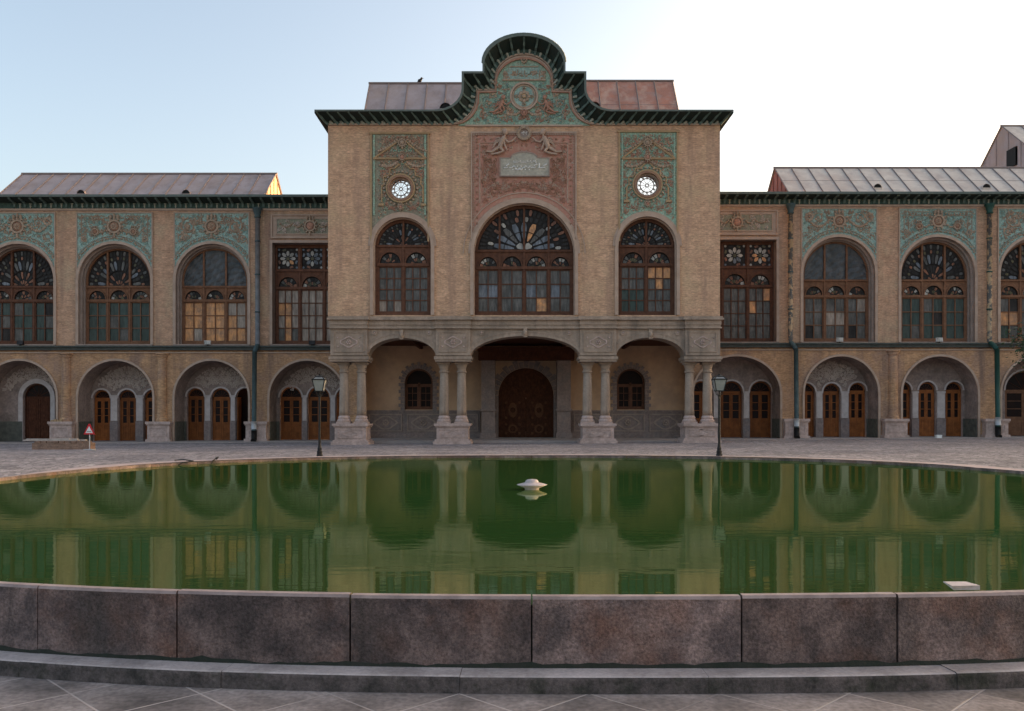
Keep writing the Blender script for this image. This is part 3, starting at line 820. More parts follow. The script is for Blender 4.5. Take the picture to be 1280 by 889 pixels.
def tile_panel(x0, x1, cx, half, spring, ztop, y, style, rnd, base='tile'):
    p = MB(); zb = spring + half * .42
    hole = h_arch(cx, half, -50, spring)
    p.wall(x0, x1, spring, ztop, y, [(max(hole[0], x0), min(hole[1], x1), hole[2], hole[3], hole[4])], .05)
    p.box(x0 - .05, x1 + .05, y - .03, y + .06, ztop, ztop + .06, 1)
    p.box(x0 - .05, x0, y - .03, y + .06, spring - .1, ztop, 1); p.box(x1, x1 + .05, y - .03, y + .06, spring - .1, ztop, 1)
    o = p.build('tile_panel', [base, 'trim'], palace)
    r = MB()
    def inside(x, z): return x0 + .03 < x < x1 - .03 and z < ztop - .03 and z > spring + .3 and math.hypot(x - cx, z - spring) > half + .26
    zc = spring + half + (ztop - spring - half) * .52
    rs = (ztop - spring - half) * .30
    shield(r, cx, zc, rs, y - .01, 0, 1)
    rosette(r, cx, zc, rs * .42, y - .08, 0, 7)
    if style == 0:
        for sx in (-1, 1):
            garland(r, cx + sx * rs * 1.1, zc + rs * .5, x0 + .25 if sx < 0 else x1 - .25, ztop - .45, .42, y, .062, 0, 12)
            ex = x0 + .33 if sx < 0 else x1 - .33
            rosette(r, ex, ztop - .38, .26, y - .01, 0, 8, 1)
            scroll(r, cx + sx * 1.0, zc + rs * .45, .26, y, .035, 0 if sx > 0 else pi, 1.3, sx)
    elif style == 1:
        for sx in (-1, 1):
            ex = x0 + .2 if sx < 0 else x1 - .2
            for dx in (0, .22): r.tube([(ex - sx * dx, y - .01, ztop - .08), (ex - sx * dx, y - .01, zc - rs * 1.6)], .02, 4)
            for zz in (.14, .32): r.tube([(cx + sx * rs * 1.2, y - .01, ztop - zz), (ex, y - .01, ztop - zz)], .02, 4)
            shield(r, cx + sx * .92, zc - .25, .19, y - .01, 0, 1)
            garland(r, cx + sx * rs, zc - .1, cx + sx * .75, zc - .25, .1, y, .045, 0, 5)
            rosette(r, ex - sx * .12, zc - rs * 1.5, .18, y - .01, 0)
            garland(r, cx + sx * rs, ztop - .22, cx + sx * 1.2, ztop - .22, .06, y, .045, 0, 6)
    else:
        for sx in (-1, 1):
            scroll(r, cx + sx * 1.12, zc + .02, .40, y, .05, pi / 2, 1.5, -sx)
            scroll(r, cx + sx * .72, zc + .28, .20, y, .035, 0, 1.3, sx)
            scroll(r, cx + sx * 1.45, zc - .55, .24, y, .04, 0, 1.4, -sx)
    arabesque(r, cx, inside, x0, x1, spring, ztop, y, rnd, 40, (.06, .13), .016, 0, (0, 0, 2))
    sprinkle(r, cx, lambda x, z: x0 + .03 < x < x1 - .03 and spring - .1 < z < ztop - .04 and math.hypot(x - cx, z - spring) > half + .06, x1, spring, ztop, y, rnd, 220, (0, 1, 2, 2, 2))
    # leafy border on the arch
    for i in range(2, 79):
        a = pi * i / 80
        for q_, rr_ in ((.13 + .03 * (i % 2), .05), (.24, .03)):
            xx, zz = cx + (half + q_) * cos(a), spring + (half + q_) * sin(a)
            if x0 < xx < x1: r.blob((xx, y - .02, zz), (rr_, .04, rr_), (0, 2, 0)[i % 3] if rr_ > .04 else 0, 5, 3)
    r.build('relief_pattern', ['relief', 'terra_dark', base], o)
    return o

def wing(side, R, x0, x1, arched, rects, low, pipes, cols, peds):
    """arched/rects: upper bays (cx px, style..); low: lower arches (cx px, half px, doors)."""
    rnd = random.Random(11 if side < 0 else 23)
    zs, zt = wz(R['sill']), wz(R['wt'])
    s0, s1 = wz(R['s0']), wz(R['s1'])
    up = MB(); holes = []
    RV = .55
    for b in arched:
        cx, half = wx(b['cx']), b['half'] * W / F
        holes.append(h_arch(cx, half, zs, wz(R['atop']) - half))
    for b in rects: holes.append(h_rect(wx(b['x0']), wx(b['x1']), zs, wz(R['rt'])))
    up.wall(x0, x1, s0, zt, W, holes, RV, 0, 1)
    up.box(x0, x1, W + RV + .3, W + RV + .6, s1, zt - .05, 0)             # body of the building behind
    up.box(x0, x1, W + 4.6, W + 4.9, .1, zt - .05, 0)
    up.build('upper_wall', ['brick', 'trim_grey'], palace)
    lo = MB(); holes = []
    ls = wz(R['lspr'])
    for b in low:
        cx, half = wx(b['cx']), b['half'] * W / F
        holes.append(h_arch(cx, half, 0.1, ls, wz(R['ltop']) - ls))
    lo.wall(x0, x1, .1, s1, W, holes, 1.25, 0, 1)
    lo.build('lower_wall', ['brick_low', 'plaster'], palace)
    sc = MB()
    sc.box(x0, x1, W - .16, W + .05, s1, s0 - .06); sc.box(x0, x1, W - .24, W + .05, s0 - .06, s0 + .02)
    sc.box(x0, x1, W - .06, W + .02, s1 - .14, s1 - .09, 1)
    sc.build('string_course', ['string', 'trim'], palace)
    # upper windows with stepped surrounds
    for b in arched:
        cx, half = wx(b['cx']), b['half'] * W / F
        spr = wz(R['atop']) - half
        mb = MB()
        mb.arch(cx, half, spr, zs, half, .13, W - .07, W + .02)
        mb.arch(cx, half - .09, spr, zs, half - .09, .10, W + .16, W + .24, 1)
        mb.arch(cx, half - .14, spr, zs, half - .14, .16, W + .34, W + .42, 1)
        mb.build('arch_moulding', ['trim', 'trim_grey'], palace)
        tile_panel(wx(b['p0']), wx(b['p1']), cx, half + .13, spr, wz(R['ptop']), W - .03, b['style'], rnd)
        make_window('window', cx, half - .12, zs + .05, wz(R['atop']) - .12, W + .50, 3, wz(R['tr1']), wz(R['tr2']), 2, 3, rnd,
                    True, b['wood'], b['glass'], b['upper'])
        sl = MB(); sl.box(cx - half - .1, cx + half + .1, W - .10, W + .45, zs - .08, zs + .02)
        sl.build('window_sill', 'trim_grey', palace)
    for b in rects:
        xa, xb = wx(b['x0']), wx(b['x1']); cx = (xa + xb) / 2
        mb = MB(); zt2 = wz(R['rt'])
        for w_, yy in ((.14, .06), (.07, .10)):
            mb.box(xa - w_, xa, W - yy, W + .02, zs, zt2 + w_); mb.box(xb, xb + w_, W - yy, W + .02, zs, zt2 + w_)
            mb.box(xa, xb, W - yy, W + .02, zt2, zt2 + w_)
        mb.build('window_moulding', 'trim', palace)
        pz0, pz1 = zt2 + .24, wz(R['ptop']) - .08
        pn = MB()
        pn.box(xa - .05, xb + .05, W - .03, W + .02, pz0, pz1, 1)
        pn.frame(xa - .08, xb + .08, pz0 - .02, pz1 + .03, .07, W - .09, W + .02, 1)
        pn.frame(xa + .16, xb - .16, pz0 + .16, pz1 - .14, .05, W - .07, W - .02, 1)
        pn.box(xa + .21, xb - .21, W - .045, W - .02, pz0 + .21, pz1 - .19, 0)
        o = pn.build('tile_panel', ['tile_dull', 'trim'], palace)
        r = MB()
        zc = (pz0 + pz1) / 2 + .02
        shield(r, cx, zc, .33, W - .06, 0, 1)
        for sx in (-1, 1):
            garland(r, cx + sx * .42, zc + .08, cx + sx * .82, zc + .12, .15, W - .05, .045, 0, 6)
            garland(r, cx + sx * .86, zc + .12, cx + sx * 1.45, zc + .10, .15, W - .05, .045, 0, 7)
        arabesque(r, cx, lambda x, z: xa + .22 < x < xb - .22 and pz0 + .2 < z < pz1 - .18 and abs(x - cx) > .45, xa, xb, pz0, pz1, W - .045, rnd, 10, (.08, .13), .018, 2)
        r.build('relief_pattern', ['relief', 'relief_pink', 'plaster_relief'], o)
        make_window('window', cx, (xb - xa) / 2 - .03, zs + .05, zt2 - .02, W + .42, 3, wz(R['rm1']), wz(R['rm2']), 3, 4, rnd, False, b['wood'], b['glass'])
        sl = MB(); sl.box(xa - .1, xb + .1, W - .10, W + .36, zs - .08, zs + .02)
        sl.build('window_sill', 'trim_grey', palace)
    # lower recesses
    D2 = W + 1.25
    for b in low:
        cx, half = wx(b['cx']), b['half'] * W / F
        rise = wz(R['ltop']) - ls
        mb = MB(); mb.arch(cx, half, ls, .4, rise, .10, W - .06, W + .02)
        mb.build('arch_moulding', 'trim', palace)
        gfl = gz(cx, W)
        bw = MB(); holes = []; zd = gfl + .05
        zped = wz(R['ped'])
        for (dx, dh, dt) in b['doors']:
            dt = abs(dt)
            holes.append(h_arch(PX(dx, D2), dh * D2 / F + .03, zd, PZ(dt, D2) - dh * D2 / F, dh * D2 / F + .03, 14))
        xa, xb = cx - half - .4, cx + half + .4
        clip = []
        for h in holes:
            clip.append(h)
        bw.wall(xa, xb, .1, ls + rise + .3, D2, clip, .22, 0, 1)
        segs = sorted([(h[0], h[1]) for h in holes]); cur = xa
        for a, bb in segs + [(xb, xb)]:
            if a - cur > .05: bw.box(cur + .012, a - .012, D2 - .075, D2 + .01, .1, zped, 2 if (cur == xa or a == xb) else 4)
            cur = bb
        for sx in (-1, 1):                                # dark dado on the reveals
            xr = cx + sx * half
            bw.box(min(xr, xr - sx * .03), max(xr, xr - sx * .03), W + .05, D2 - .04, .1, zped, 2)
        bw.box(xa, xb, W - .45, D2 + .3, .1, zd - .004, 3)
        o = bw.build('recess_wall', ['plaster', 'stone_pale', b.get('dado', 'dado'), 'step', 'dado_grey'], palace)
        r = MB()
        for h in holes:
            hc = (h[0] + h[1]) / 2; hh = (h[1] - h[0]) / 2
            r.arch(hc, hh, h[3](hc) - hh, None, hh, .08, D2 - .05, D2, 1, 14)
        for (a, bb), (c, d) in zip(segs, segs[1:]):
            if c - bb > .15:
                r.box(bb + .05, c - .05, D2 - .06, D2, zped + .03, wz(R['lspr']) + .05, 1)
                r.box(bb + .02, c - .02, D2 - .09, D2, wz(R['lspr']) + .05, wz(R['lspr']) + .14, 1)
        if b.get('relief', True):
            def ins(x, z):
                if ((x - cx) / (half - .16)) ** 2 + (max(0, z - ls) / (rise - .16)) ** 2 > 1 or z < ls + .3: return False
                return all(math.hypot(x - (h[0] + h[1]) / 2, z - (h[3]((h[0] + h[1]) / 2) - (h[1] - h[0]) / 2)) > (h[1] - h[0]) / 2 + .14 for h in holes)
            arabesque(r, cx, ins, cx - half, cx + half, ls, ls + rise, D2, rnd, 90, (.07, .17), .02)
        r.build('relief_pattern', ['plaster_relief', 'pillar'], o)
        if b.get('surround'):
            h = holes[0]; hc, hh = (h[0] + h[1]) / 2, (h[1] - h[0]) / 2
            sr = MB(); sr.arch(hc, hh, h[3](hc) - hh, zd, hh, .22, D2 - .07, D2, 0, 18); sr.build('door_surround', 'pillar', palace)
        for (dx, dh, dt) in b['doors']:
            if dt < 0:                                    # standing open on a dark room
                rm = MB(); xd, hd = PX(dx, D2), dh * D2 / F + .03
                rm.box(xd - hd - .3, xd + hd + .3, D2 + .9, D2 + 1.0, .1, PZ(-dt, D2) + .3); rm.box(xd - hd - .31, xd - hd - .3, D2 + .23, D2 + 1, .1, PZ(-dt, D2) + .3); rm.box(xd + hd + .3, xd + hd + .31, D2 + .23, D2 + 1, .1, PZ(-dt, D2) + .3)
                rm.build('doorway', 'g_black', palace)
                lf = MB(); lf.box(xd - hd + .02, xd - hd + .07, D2 + .1, D2 + .62, zd, PZ(-dt, D2) - dh * D2 / F); lf.build('door', 'wood_door', palace)['label'] = 'brown door standing open on a dark room'
                continue
            door_leafs(PX(dx, D2), dh * D2 / F, zd, PZ(dt, D2), D2 + .16, rnd, b.get('wood', 'wood_door'), 2, b.get('glazed', True))
    # half columns and pedestals
    for px in cols:
        c = MB(); x = wx(px); z0 = wz(R['ped']); z1 = s1 - .14
        c.lathe([(.30, z0), (.30, z0 + .1), (.25, z0 + .16), (.235, z0 + .3), (.21, z1 - .3), (.22, z1 - .24), (.26, z1 - .18), (.26, z1 - .1), (.32, z1 - .06), (.32, z1)], x, W, 16)
        c.build('half_column', 'brick_low', palace)
    for p0, p1 in peds:
        c = MB(); xa, xb = wx(p0), wx(p1); z1 = wz(R['ped']); z0 = gz((xa + xb) / 2, W) - .2
        c.box(xa + .07, xb - .07, W - .36, W + .02, z0, z1 - .12); c.box(xa, xb, W - .44, W + .02, z1 - .12, z1)
        c.box(xa + .03, xb - .03, W - .40, W + .02, z1 - .18, z1 - .12)
        c.box(xa, xb, W - .42, W + .02, z0, z0 + .36)
        c.frame(xa + .2, xb - .2, z0 + .5, z1 - .28, .04, W - .38, W - .355)
        c.build('pedestal', 'stone_pale', palace)
    # eave
    e = MB(); ze = PZ(R['eave'], W - .75)
    yo = W - .75
    e.box(x0, x1, W - .06, W + .01, zt, zt + .27, 3)
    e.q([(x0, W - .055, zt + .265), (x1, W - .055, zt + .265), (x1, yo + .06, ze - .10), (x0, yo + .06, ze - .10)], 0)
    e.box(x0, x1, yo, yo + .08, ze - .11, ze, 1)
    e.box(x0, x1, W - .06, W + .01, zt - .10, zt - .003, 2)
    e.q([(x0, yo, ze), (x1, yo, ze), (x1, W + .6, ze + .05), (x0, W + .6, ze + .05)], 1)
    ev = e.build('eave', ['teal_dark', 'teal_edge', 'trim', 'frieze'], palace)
    step = .50 if side < 0 else .48
    nb = 34
    xstart = x1 - .25 if side < 0 else x0 + .25
    proto = None
    for i in range(nb):
        xb_ = xstart - i * step if side < 0 else xstart + i * step
        if proto is None:
            k = MB()
            prof = [(W - .061, zt + .04), (W - .12, zt + .04), (W - .15, zt + .20), (W - .30, zt + .26), (W - .42, zt + .28), (yo + .12, ze - .17), (yo + .12, ze - .112), (W - .061, zt + .262)]
            for sx in (-.05, .05): k.q([(xb_ + sx, y, z) for y, z in (prof if sx > 0 else prof[::-1])])
            for a, b2 in zip(prof, prof[1:] + prof[:1]):
                k.q([(xb_ - .05, *a), (xb_ + .05, *a), (xb_ + .05, *b2), (xb_ - .05, *b2)])
            k.blob((xb_ + step / 2, W - .08, zt + .10), (.045, .05, .10), 1, 6, 4); k.blob((xb_ + step / 2, W - .08, zt + .21), (.075, .04, .03), 1, 6, 3)
            proto = k.build('bracket', ['bracket', 'fleck'], ev, (xb_, W, zt))
        else:
            c = proto.copy(); COL.objects.link(c); c.location.x = proto.location.x + (xb_ - xstart)
    # downpipes
    for (pu, pl, mu, ml) in pipes:
        q = MB(); r_ = .115
        zj = s0
        q.tube([(wx(pu), W - .20, zj + .05), (wx(pu), W - .20, zt - .45)], r_, 10, 0)
        q.lathe([(r_ * 1.0, zt - .50), (r_ * 1.5, zt - .46), (r_ * 1.2, zt - .38), (r_ * 1.9, zt - .12), (r_ * 2.1, zt - .08), (r_ * 2.1, zt - .02)], wx(pu), W - .22, 8, 1)
        q.tube([(wx(pu), W - .20, zj + .06), (wx((pu + pl) / 2), W - .30, zj - .1), (wx(pl), W - .34, zj - .3)], r_ * 1.02, 10, 1)
        zg = gz(wx(pl), W)
        q.tube([(wx(pl), W - .36, zj - .28), (wx(pl), W - .46, zg + .55)], r_, 10, 1)
        q.tube([(wx(pl), W - .46, zg + 1.0), (wx(pl), W - .46, zg + .62)], r_ * 1.12, 10, 2)
        q.tube([(wx(pl), W - .46, zg + .56), (wx(pl), W - .47, zg + .12), (wx(pl), W - .58, zg + .06)], r_ * 1.15, 10, 3)
        for zz in (zj + 1.6, zj + 3.4, zj + 5): q.lathe([(r_ * 1.2, zz), (r_ * 1.2, zz + .06)], wx(pu), W - .20, 10, 1)
        dp = q.build('downpipe', [mu, ml, 'pipe_grey', 'black'], palace, None, True)
        if mu == 'pipe_peel': dp['label'] = 'downpipe with peeling paint on its upper half'

PURE = ('g_teal',) * 6 + ('g_grey', 'g_dark')
def amber_low(k, i, j):
    rr = random.Random(k * 31 + i * 7 + j)
    return ('g_pale' if (k, i, j) == (0, 1, 0) else 'g_amber') if k < 2 else ('g_amber' if (i, j) in ((0, 1), (1, 0), (0, 0)) else 'g_pale')
def rect_l(k, i, j):
    return 'g_amber' if (k, i, j) in ((0, 1, 2), (0, 0, 2), (0, 1, 0), (0, 1, 1)) else ('g_grey' if (k, j) == (0, 0) else 'g_pale')
def rect_r(k, i, j):
    return 'g_amber' if (k, i, j) in ((2, 0, 2), (2, 2, 3)) else random.Random(k + 5 * i + 11 * j).choice(('g_grey',) * 5 + ('g_dark',))
def low6(k, i, j):
    if (k, i, j) in ((1, 0, 1), (1, 1, 1), (2, 1, 2)): return 'g_pale'
    return random.Random(k + 3 * i + 7 * j).choice(('g_grey',) * 6 + ('g_dark',))
def low8(k, i, j): return 'g_amber' if (k, j) == (0, 1) else random.Random(k + 3 * i + 7 * j).choice(('g_grey', 'g_teal', 'g_dark'))
XL = wx(-190); XR = wx(1560)
wing(-1, Lr, XL, PX(458, B),
     [dict(cx=-98, half=45, p0=-145, p1=-51, style=0, wood='wood', glass=PURE, upper='fan'),
      dict(cx=22.5, half=45, p0=-25, p1=68.5, style=0, wood='wood', glass=PURE, upper='fan'),
      dict(cx=143.5, half=45, p0=97, p1=190, style=1, wood='wood_mid', glass=PURE, upper='fan'),
      dict(cx=265, half=45, p0=219, p1=311, style=2, wood='wood_mid', glass=amber_low, upper='sheet')],
     [dict(x0=341, x1=435, wood='wood', glass=rect_l)],
     [dict(cx=-97, half=46, doors=[(-81, 10, 488), (-50, 10, 488), (-112, 10, 488)]),
      dict(cx=24, half=46.5, doors=[(46.5, 16.5, 480)], wood='wood_dark', glazed=False, dado='dado', surround=True),
      dict(cx=144.5, half=46.5, doors=[(127, 10, 488), (159, 10, 488), (191, 10, 488)]),
      dict(cx=264.5, half=46, doors=[(244.5, 10, 486), (276, 11, 486), (306.5, 10.5, -486)]),
      dict(cx=384, half=47, doors=[(363.5, 13, 484), (398.5, 13, 484), (434, 13, 484)])],
     [(323.5, 321, 'pipe', 'pipe_teal')], [-37, 83, 203], [(-53, -22), (65, 96), (186, 217), (308, 337)])
wing(1, Rr, PX(856, B), XR,
     [dict(cx=1048.5, half=45, p0=1002.5, p1=1095, style=0, wood='wood_mid', glass=low6, upper='sheet'),
      dict(cx=1172, half=46, p0=1124.5, p1=1219.5, style=1, wood='wood_mid', glass=PURE, upper='fan'),
      dict(cx=1296, half=46, p0=1248, p1=1343, style=2, wood='wood_mid', glass=low8, upper='fan'),
      dict(cx=1420, half=46, p0=1373, p1=1467, style=0, wood='wood', glass=PURE, upper='fan')],
     [dict(x0=872, x1=970, wood='wood', glass=rect_r)],
     [dict(cx=921, half=54, doors=[(877, 13, 477), (914.5, 13, 477), (951, 13, 477)], relief=False),
      dict(cx=1051.5, half=46, doors=[(1008, 10, 480), (1039.5, 10, 480), (1072, 10, 479)]),
      dict(cx=1175, half=47, doors=[(1128, 10, 478), (1159, 10, 478), (1192.5, 10, 478)], relief=False),
      dict(cx=1299, half=47, doors=[(1281, 24, 464)], wood='wood_mid', relief=False),
      dict(cx=1423, half=47, doors=[(1402, 10, 478), (1433, 10, 478)], relief=False)],
     [(986.5, 992, 'pipe_peel', 'pipe_teal'), (1234, 1241, 'pipe_peel', 'pipe_green')], [1116, 1364], [(977, 1009), (1101, 1132), (1226, 1257), (1348, 1380)])

# ---- wing roofs --------------------------------------------------------------
def roof(x0, x1, ye, yr, ze, zr, mats, nseam, back=None, vents=(), gmat='gable', parent=palace, seamw=.035, ze2=None, name='roof', vr=.20):
    r = MB(); yb = back if back else 2 * yr - ye
    zb = ze if ze2 is None else ze2
    r.q([(x0, ye, ze), (x1, ye, ze), (x1, yr, zr), (x0, yr, zr)], 0)
    r.q([(x0, yb, zb), (x0, yr, zr), (x1, yr, zr), (x1, yb, zb)], 0)
    for i in range(nseam + 1):
        x = x0 + (x1 - x0) * i / nseam
        for (ya, za, yc, zc) in ((ye, ze, yr, zr), (yb, zb, yr, zr)):
            r.tube([(x, ya, za + .02), (x, yc, zc + .03)], seamw, 4, 1)
    for t_ in ((.5,) if mats[0] != 'roof' else ()):
        r.tube([(x0, ye + (yr - ye) * t_, ze + (zr - ze) * t_ + .0), (x1, ye + (yr - ye) * t_, ze + (zr - ze) * t_ - .004)], .012, 4, 1)
    r.tube([(x0 - .05, yr, zr + .03), (x1 + .05, yr, zr + .03)], .06, 6, 1)
    r.box(x0 - .02, x1 + .02, ye - .03, ye + .03, ze - .15, ze + .02, 1)
    o = r.build(name, list(mats), parent)
    for x, sx in ((x0 + .06, -1), (x1 - .06, 1)):
        gb = MB()
        gb.q([(x, ye + .1, ze - .5), (x, ye + .1, ze), (x, yr, zr - .03), (x, yb - .1, zb), (x, yb - .1, ze - .5)], 0)
        n = 7
        for i in range(1, n):
            y = ye + (yb - ye) * i / n
            t = 1 - abs((y - yr) / ((yr - ye) if y < yr else (yb - yr)))
            gb.tube([(x + sx * .02, y, ze), (x + sx * .02, y, ze + (zr - ze) * t - .06)], .025, 4, 0)
        gb.build('gable', [gmat], o)
    for xv, tv in vents:
        v = MB(); y = ye + (yr - ye) * tv; z = ze + (zr - ze) * tv
        rr = vr; L_ = .55
        a = [pi * i / 10 for i in range(11)]
        for i in range(10):
            v.q([(xv + rr * cos(a[i]), y - .12, z + rr * sin(a[i])), (xv + rr * cos(a[i + 1]), y - .12, z + rr * sin(a[i + 1])),
                 (xv + rr * cos(a[i + 1]), y + L_, z + rr * sin(a[i + 1])), (xv + rr * cos(a[i]), y + L_, z + rr * sin(a[i]))], 0)
        v.q([(xv + rr * .9 * cos(t), y - .08, z + rr * .9 * sin(t)) for t in a], 1)
        v.box(xv - rr, xv + rr, y - .12, y + .3, z - .15, z + .01, 0)
        v.build('vent', [mats[0], 'black'], o)
    return o
roof(-25.25, -12.15, 43.2, 45.4, 12.45, PZ(218, 45.4), ('roof', 'seam'), 16, None, [(PX(103, 43.4), .06), (PX(234, 43.4), .06)])
roof(13.6, 33.5, 43.2, 45.6, 12.55, PZ(210.5, 45.6), ('roof_pale', 'seam'), 23, None, [(PX(1097, 43.6), .20), (PX(1233, 43.6), .20)], 'gable_red')

# ---- pavilion ------------------------------------------------------------------
def pxp(p): return PX(p, P)
def pzp(p): return PZ(p, P)
CX = pxp(655)
HW = pxp(900) - CX                                        # half width of the pavilion
inner, outer = [], []
Po = P - .75
def add(ip, op): inner.append((pxp(ip[0]), pzp(ip[1]))); outer.append((PX(op[0], Po), PZ(op[1], Po)))
seg_marks = []
for i in range(9): t = i / 8; add((411 + 149 * t, 157), (393 + 150 * t, 137))
for i in range(1, 9):
    a = pi / 2 * i / 8
    add((560 + 35 * sin(a), 157 - 36 * (1 - cos(a))), (543 + 34 * sin(a), 137 - 27 * (1 - cos(a))))
add((595, 114), (577, 89)); add((618, 113.5), (603, 89)); add((618, 102), (603, 78))
for i in range(1, 11):
    a = pi / 2 * i / 10
    add((655 - 37 * cos(a), 102 - 33 * sin(a)), (655 - 52 * cos(a), 78 - 36 * sin(a)))
NI = len(inner)
cxo = PX(655, Po)
inner += [(2 * CX - x, z) for x, z in inner[-2::-1]]
outer += [(2 * cxo - x, z) for x, z in outer[-2::-1]]
prof_x = [p[0] for p in inner]
def gable_top(x):
    x = x if x <= CX else 2 * CX - x
    best = inner[0][1]
    for (xa, za), (xb, zb_) in zip(inner[:NI], inner[1:NI]):
        if xb - xa > 1e-6 and xa <= x <= xb: best = max(best, za + (zb_ - za) * (x - xa) / (xb - xa)) if False else za + (zb_ - za) * (x - xa) / (xb - xa)
    return best
zsl = pzp(394)
wins = [dict(x0=467, x1=539, top=272, nc=2), dict(x0=592, x1=718.5, top=254, nc=4), dict(x0=772.5, x1=845.5, top=271, nc=2)]
holes = []
for wd in wins:
    cx, half = pxp((wd['x0'] + wd['x1']) / 2), (wd['x1'] - wd['x0']) / 2 * P / F
    wd['cx'], wd['half'] = cx, half; wd['spr'] = pzp(wd['top']) - half
    holes.append(h_arch(cx, half, zsl, wd['spr']))
meds = [(pxp(501), pzp(236), .45), (pxp(809), pzp(231.5), .47)]
for mx, mz, r in meds: holes.append(h_round(mx, mz, r))
pw = MB()
zent = pzp(398)
pw.wall(CX - HW, CX + HW, zent, gable_top, P, holes, .5, 0, 1, prof_x)
PB_ = P + 8.0
for sx in (-1, 1):
    x = CX + sx * HW
    pw.q([(x, P, zent), (x, PB_, zent), (x, PB_, pzp(157)), (x, P, pzp(157))], 0)
pw.wall(CX - HW, CX + HW, zent, pzp(157), PB_, [h_rect(PX(501, PB_) * P / P - 1.3 if False else PX(501, PB_) - 1.2, PX(501, PB_) + 1.2, PZ(260, PB_), PZ(208, PB_)), h_rect(PX(809, PB_) - 1.2, PX(809, PB_) + 1.2, PZ(257, PB_), PZ(204, PB_))], 0, 0)
pw.box(CX - HW, CX + HW, PB_, PB_ + .3, .1, zent - .01, 0)
# back of the gable
bk = [(x, z) for x, z in inner]
pw.band([(x, pzp(158)) for x, z in bk], bk, P + .5, P + .49, 0)
pw.build('pavilion_wall', ['brick_tan', 'trim'], palace)
for wd, lw in zip(wins, (('g_grey', 'g_grey', 'g_pale', 'g_grey'), None, None)):
    cx, half, spr = wd['cx'], wd['half'], wd['spr']
    mb = MB()
    mb.arch(cx, half, spr, zsl, half, .14, P - .08, P + .02); mb.arch(cx, half + .14, spr, None, half + .14, .09, P - .05, P + .02)
    mb.arch(cx, half - .04, spr, zsl, half - .04, .06, P + .14, P + .2)
    mb.build('arch_moulding', 'trim', palace)
    rnd = random.Random(int(cx * 10) + 50)
    if wd['nc'] == 4:
        def cen(k, i, j): return 'g_amber' if (k, i, j) == (2, 1, 0) else random.Random(k + 3 * i + 9 * j).choice(('g_grey',) * 7 + ('g_blue',))
        make_window('window', cx, half - .05, zsl + .02, pzp(wd['top']) - .05, P + .38, 4, pzp(312), pzp(333.5), 2, 3, rnd, True, 'wood', cen)
    else:
        def side_l(k, i, j): return random.Random(k + 3 * i + 9 * j).choice(('g_grey',) * 6 + ('g_pale',))
        def side_r(k, i, j):
            if (k, i, j) in ((1, 2, 3), (1, 1, 2), (1, 0, 3), (1, 1, 3)): return 'g_amber'
            return 'g_teal' if k == 0 and j < 2 else 'g_grey'
        make_window('window', cx, half - .05, zsl + .02, pzp(wd['top']) - .05, P + .38, 2, pzp(306), pzp(329.5), 3, 4, rnd, True, 'wood', side_l if cx < 0 else side_r)

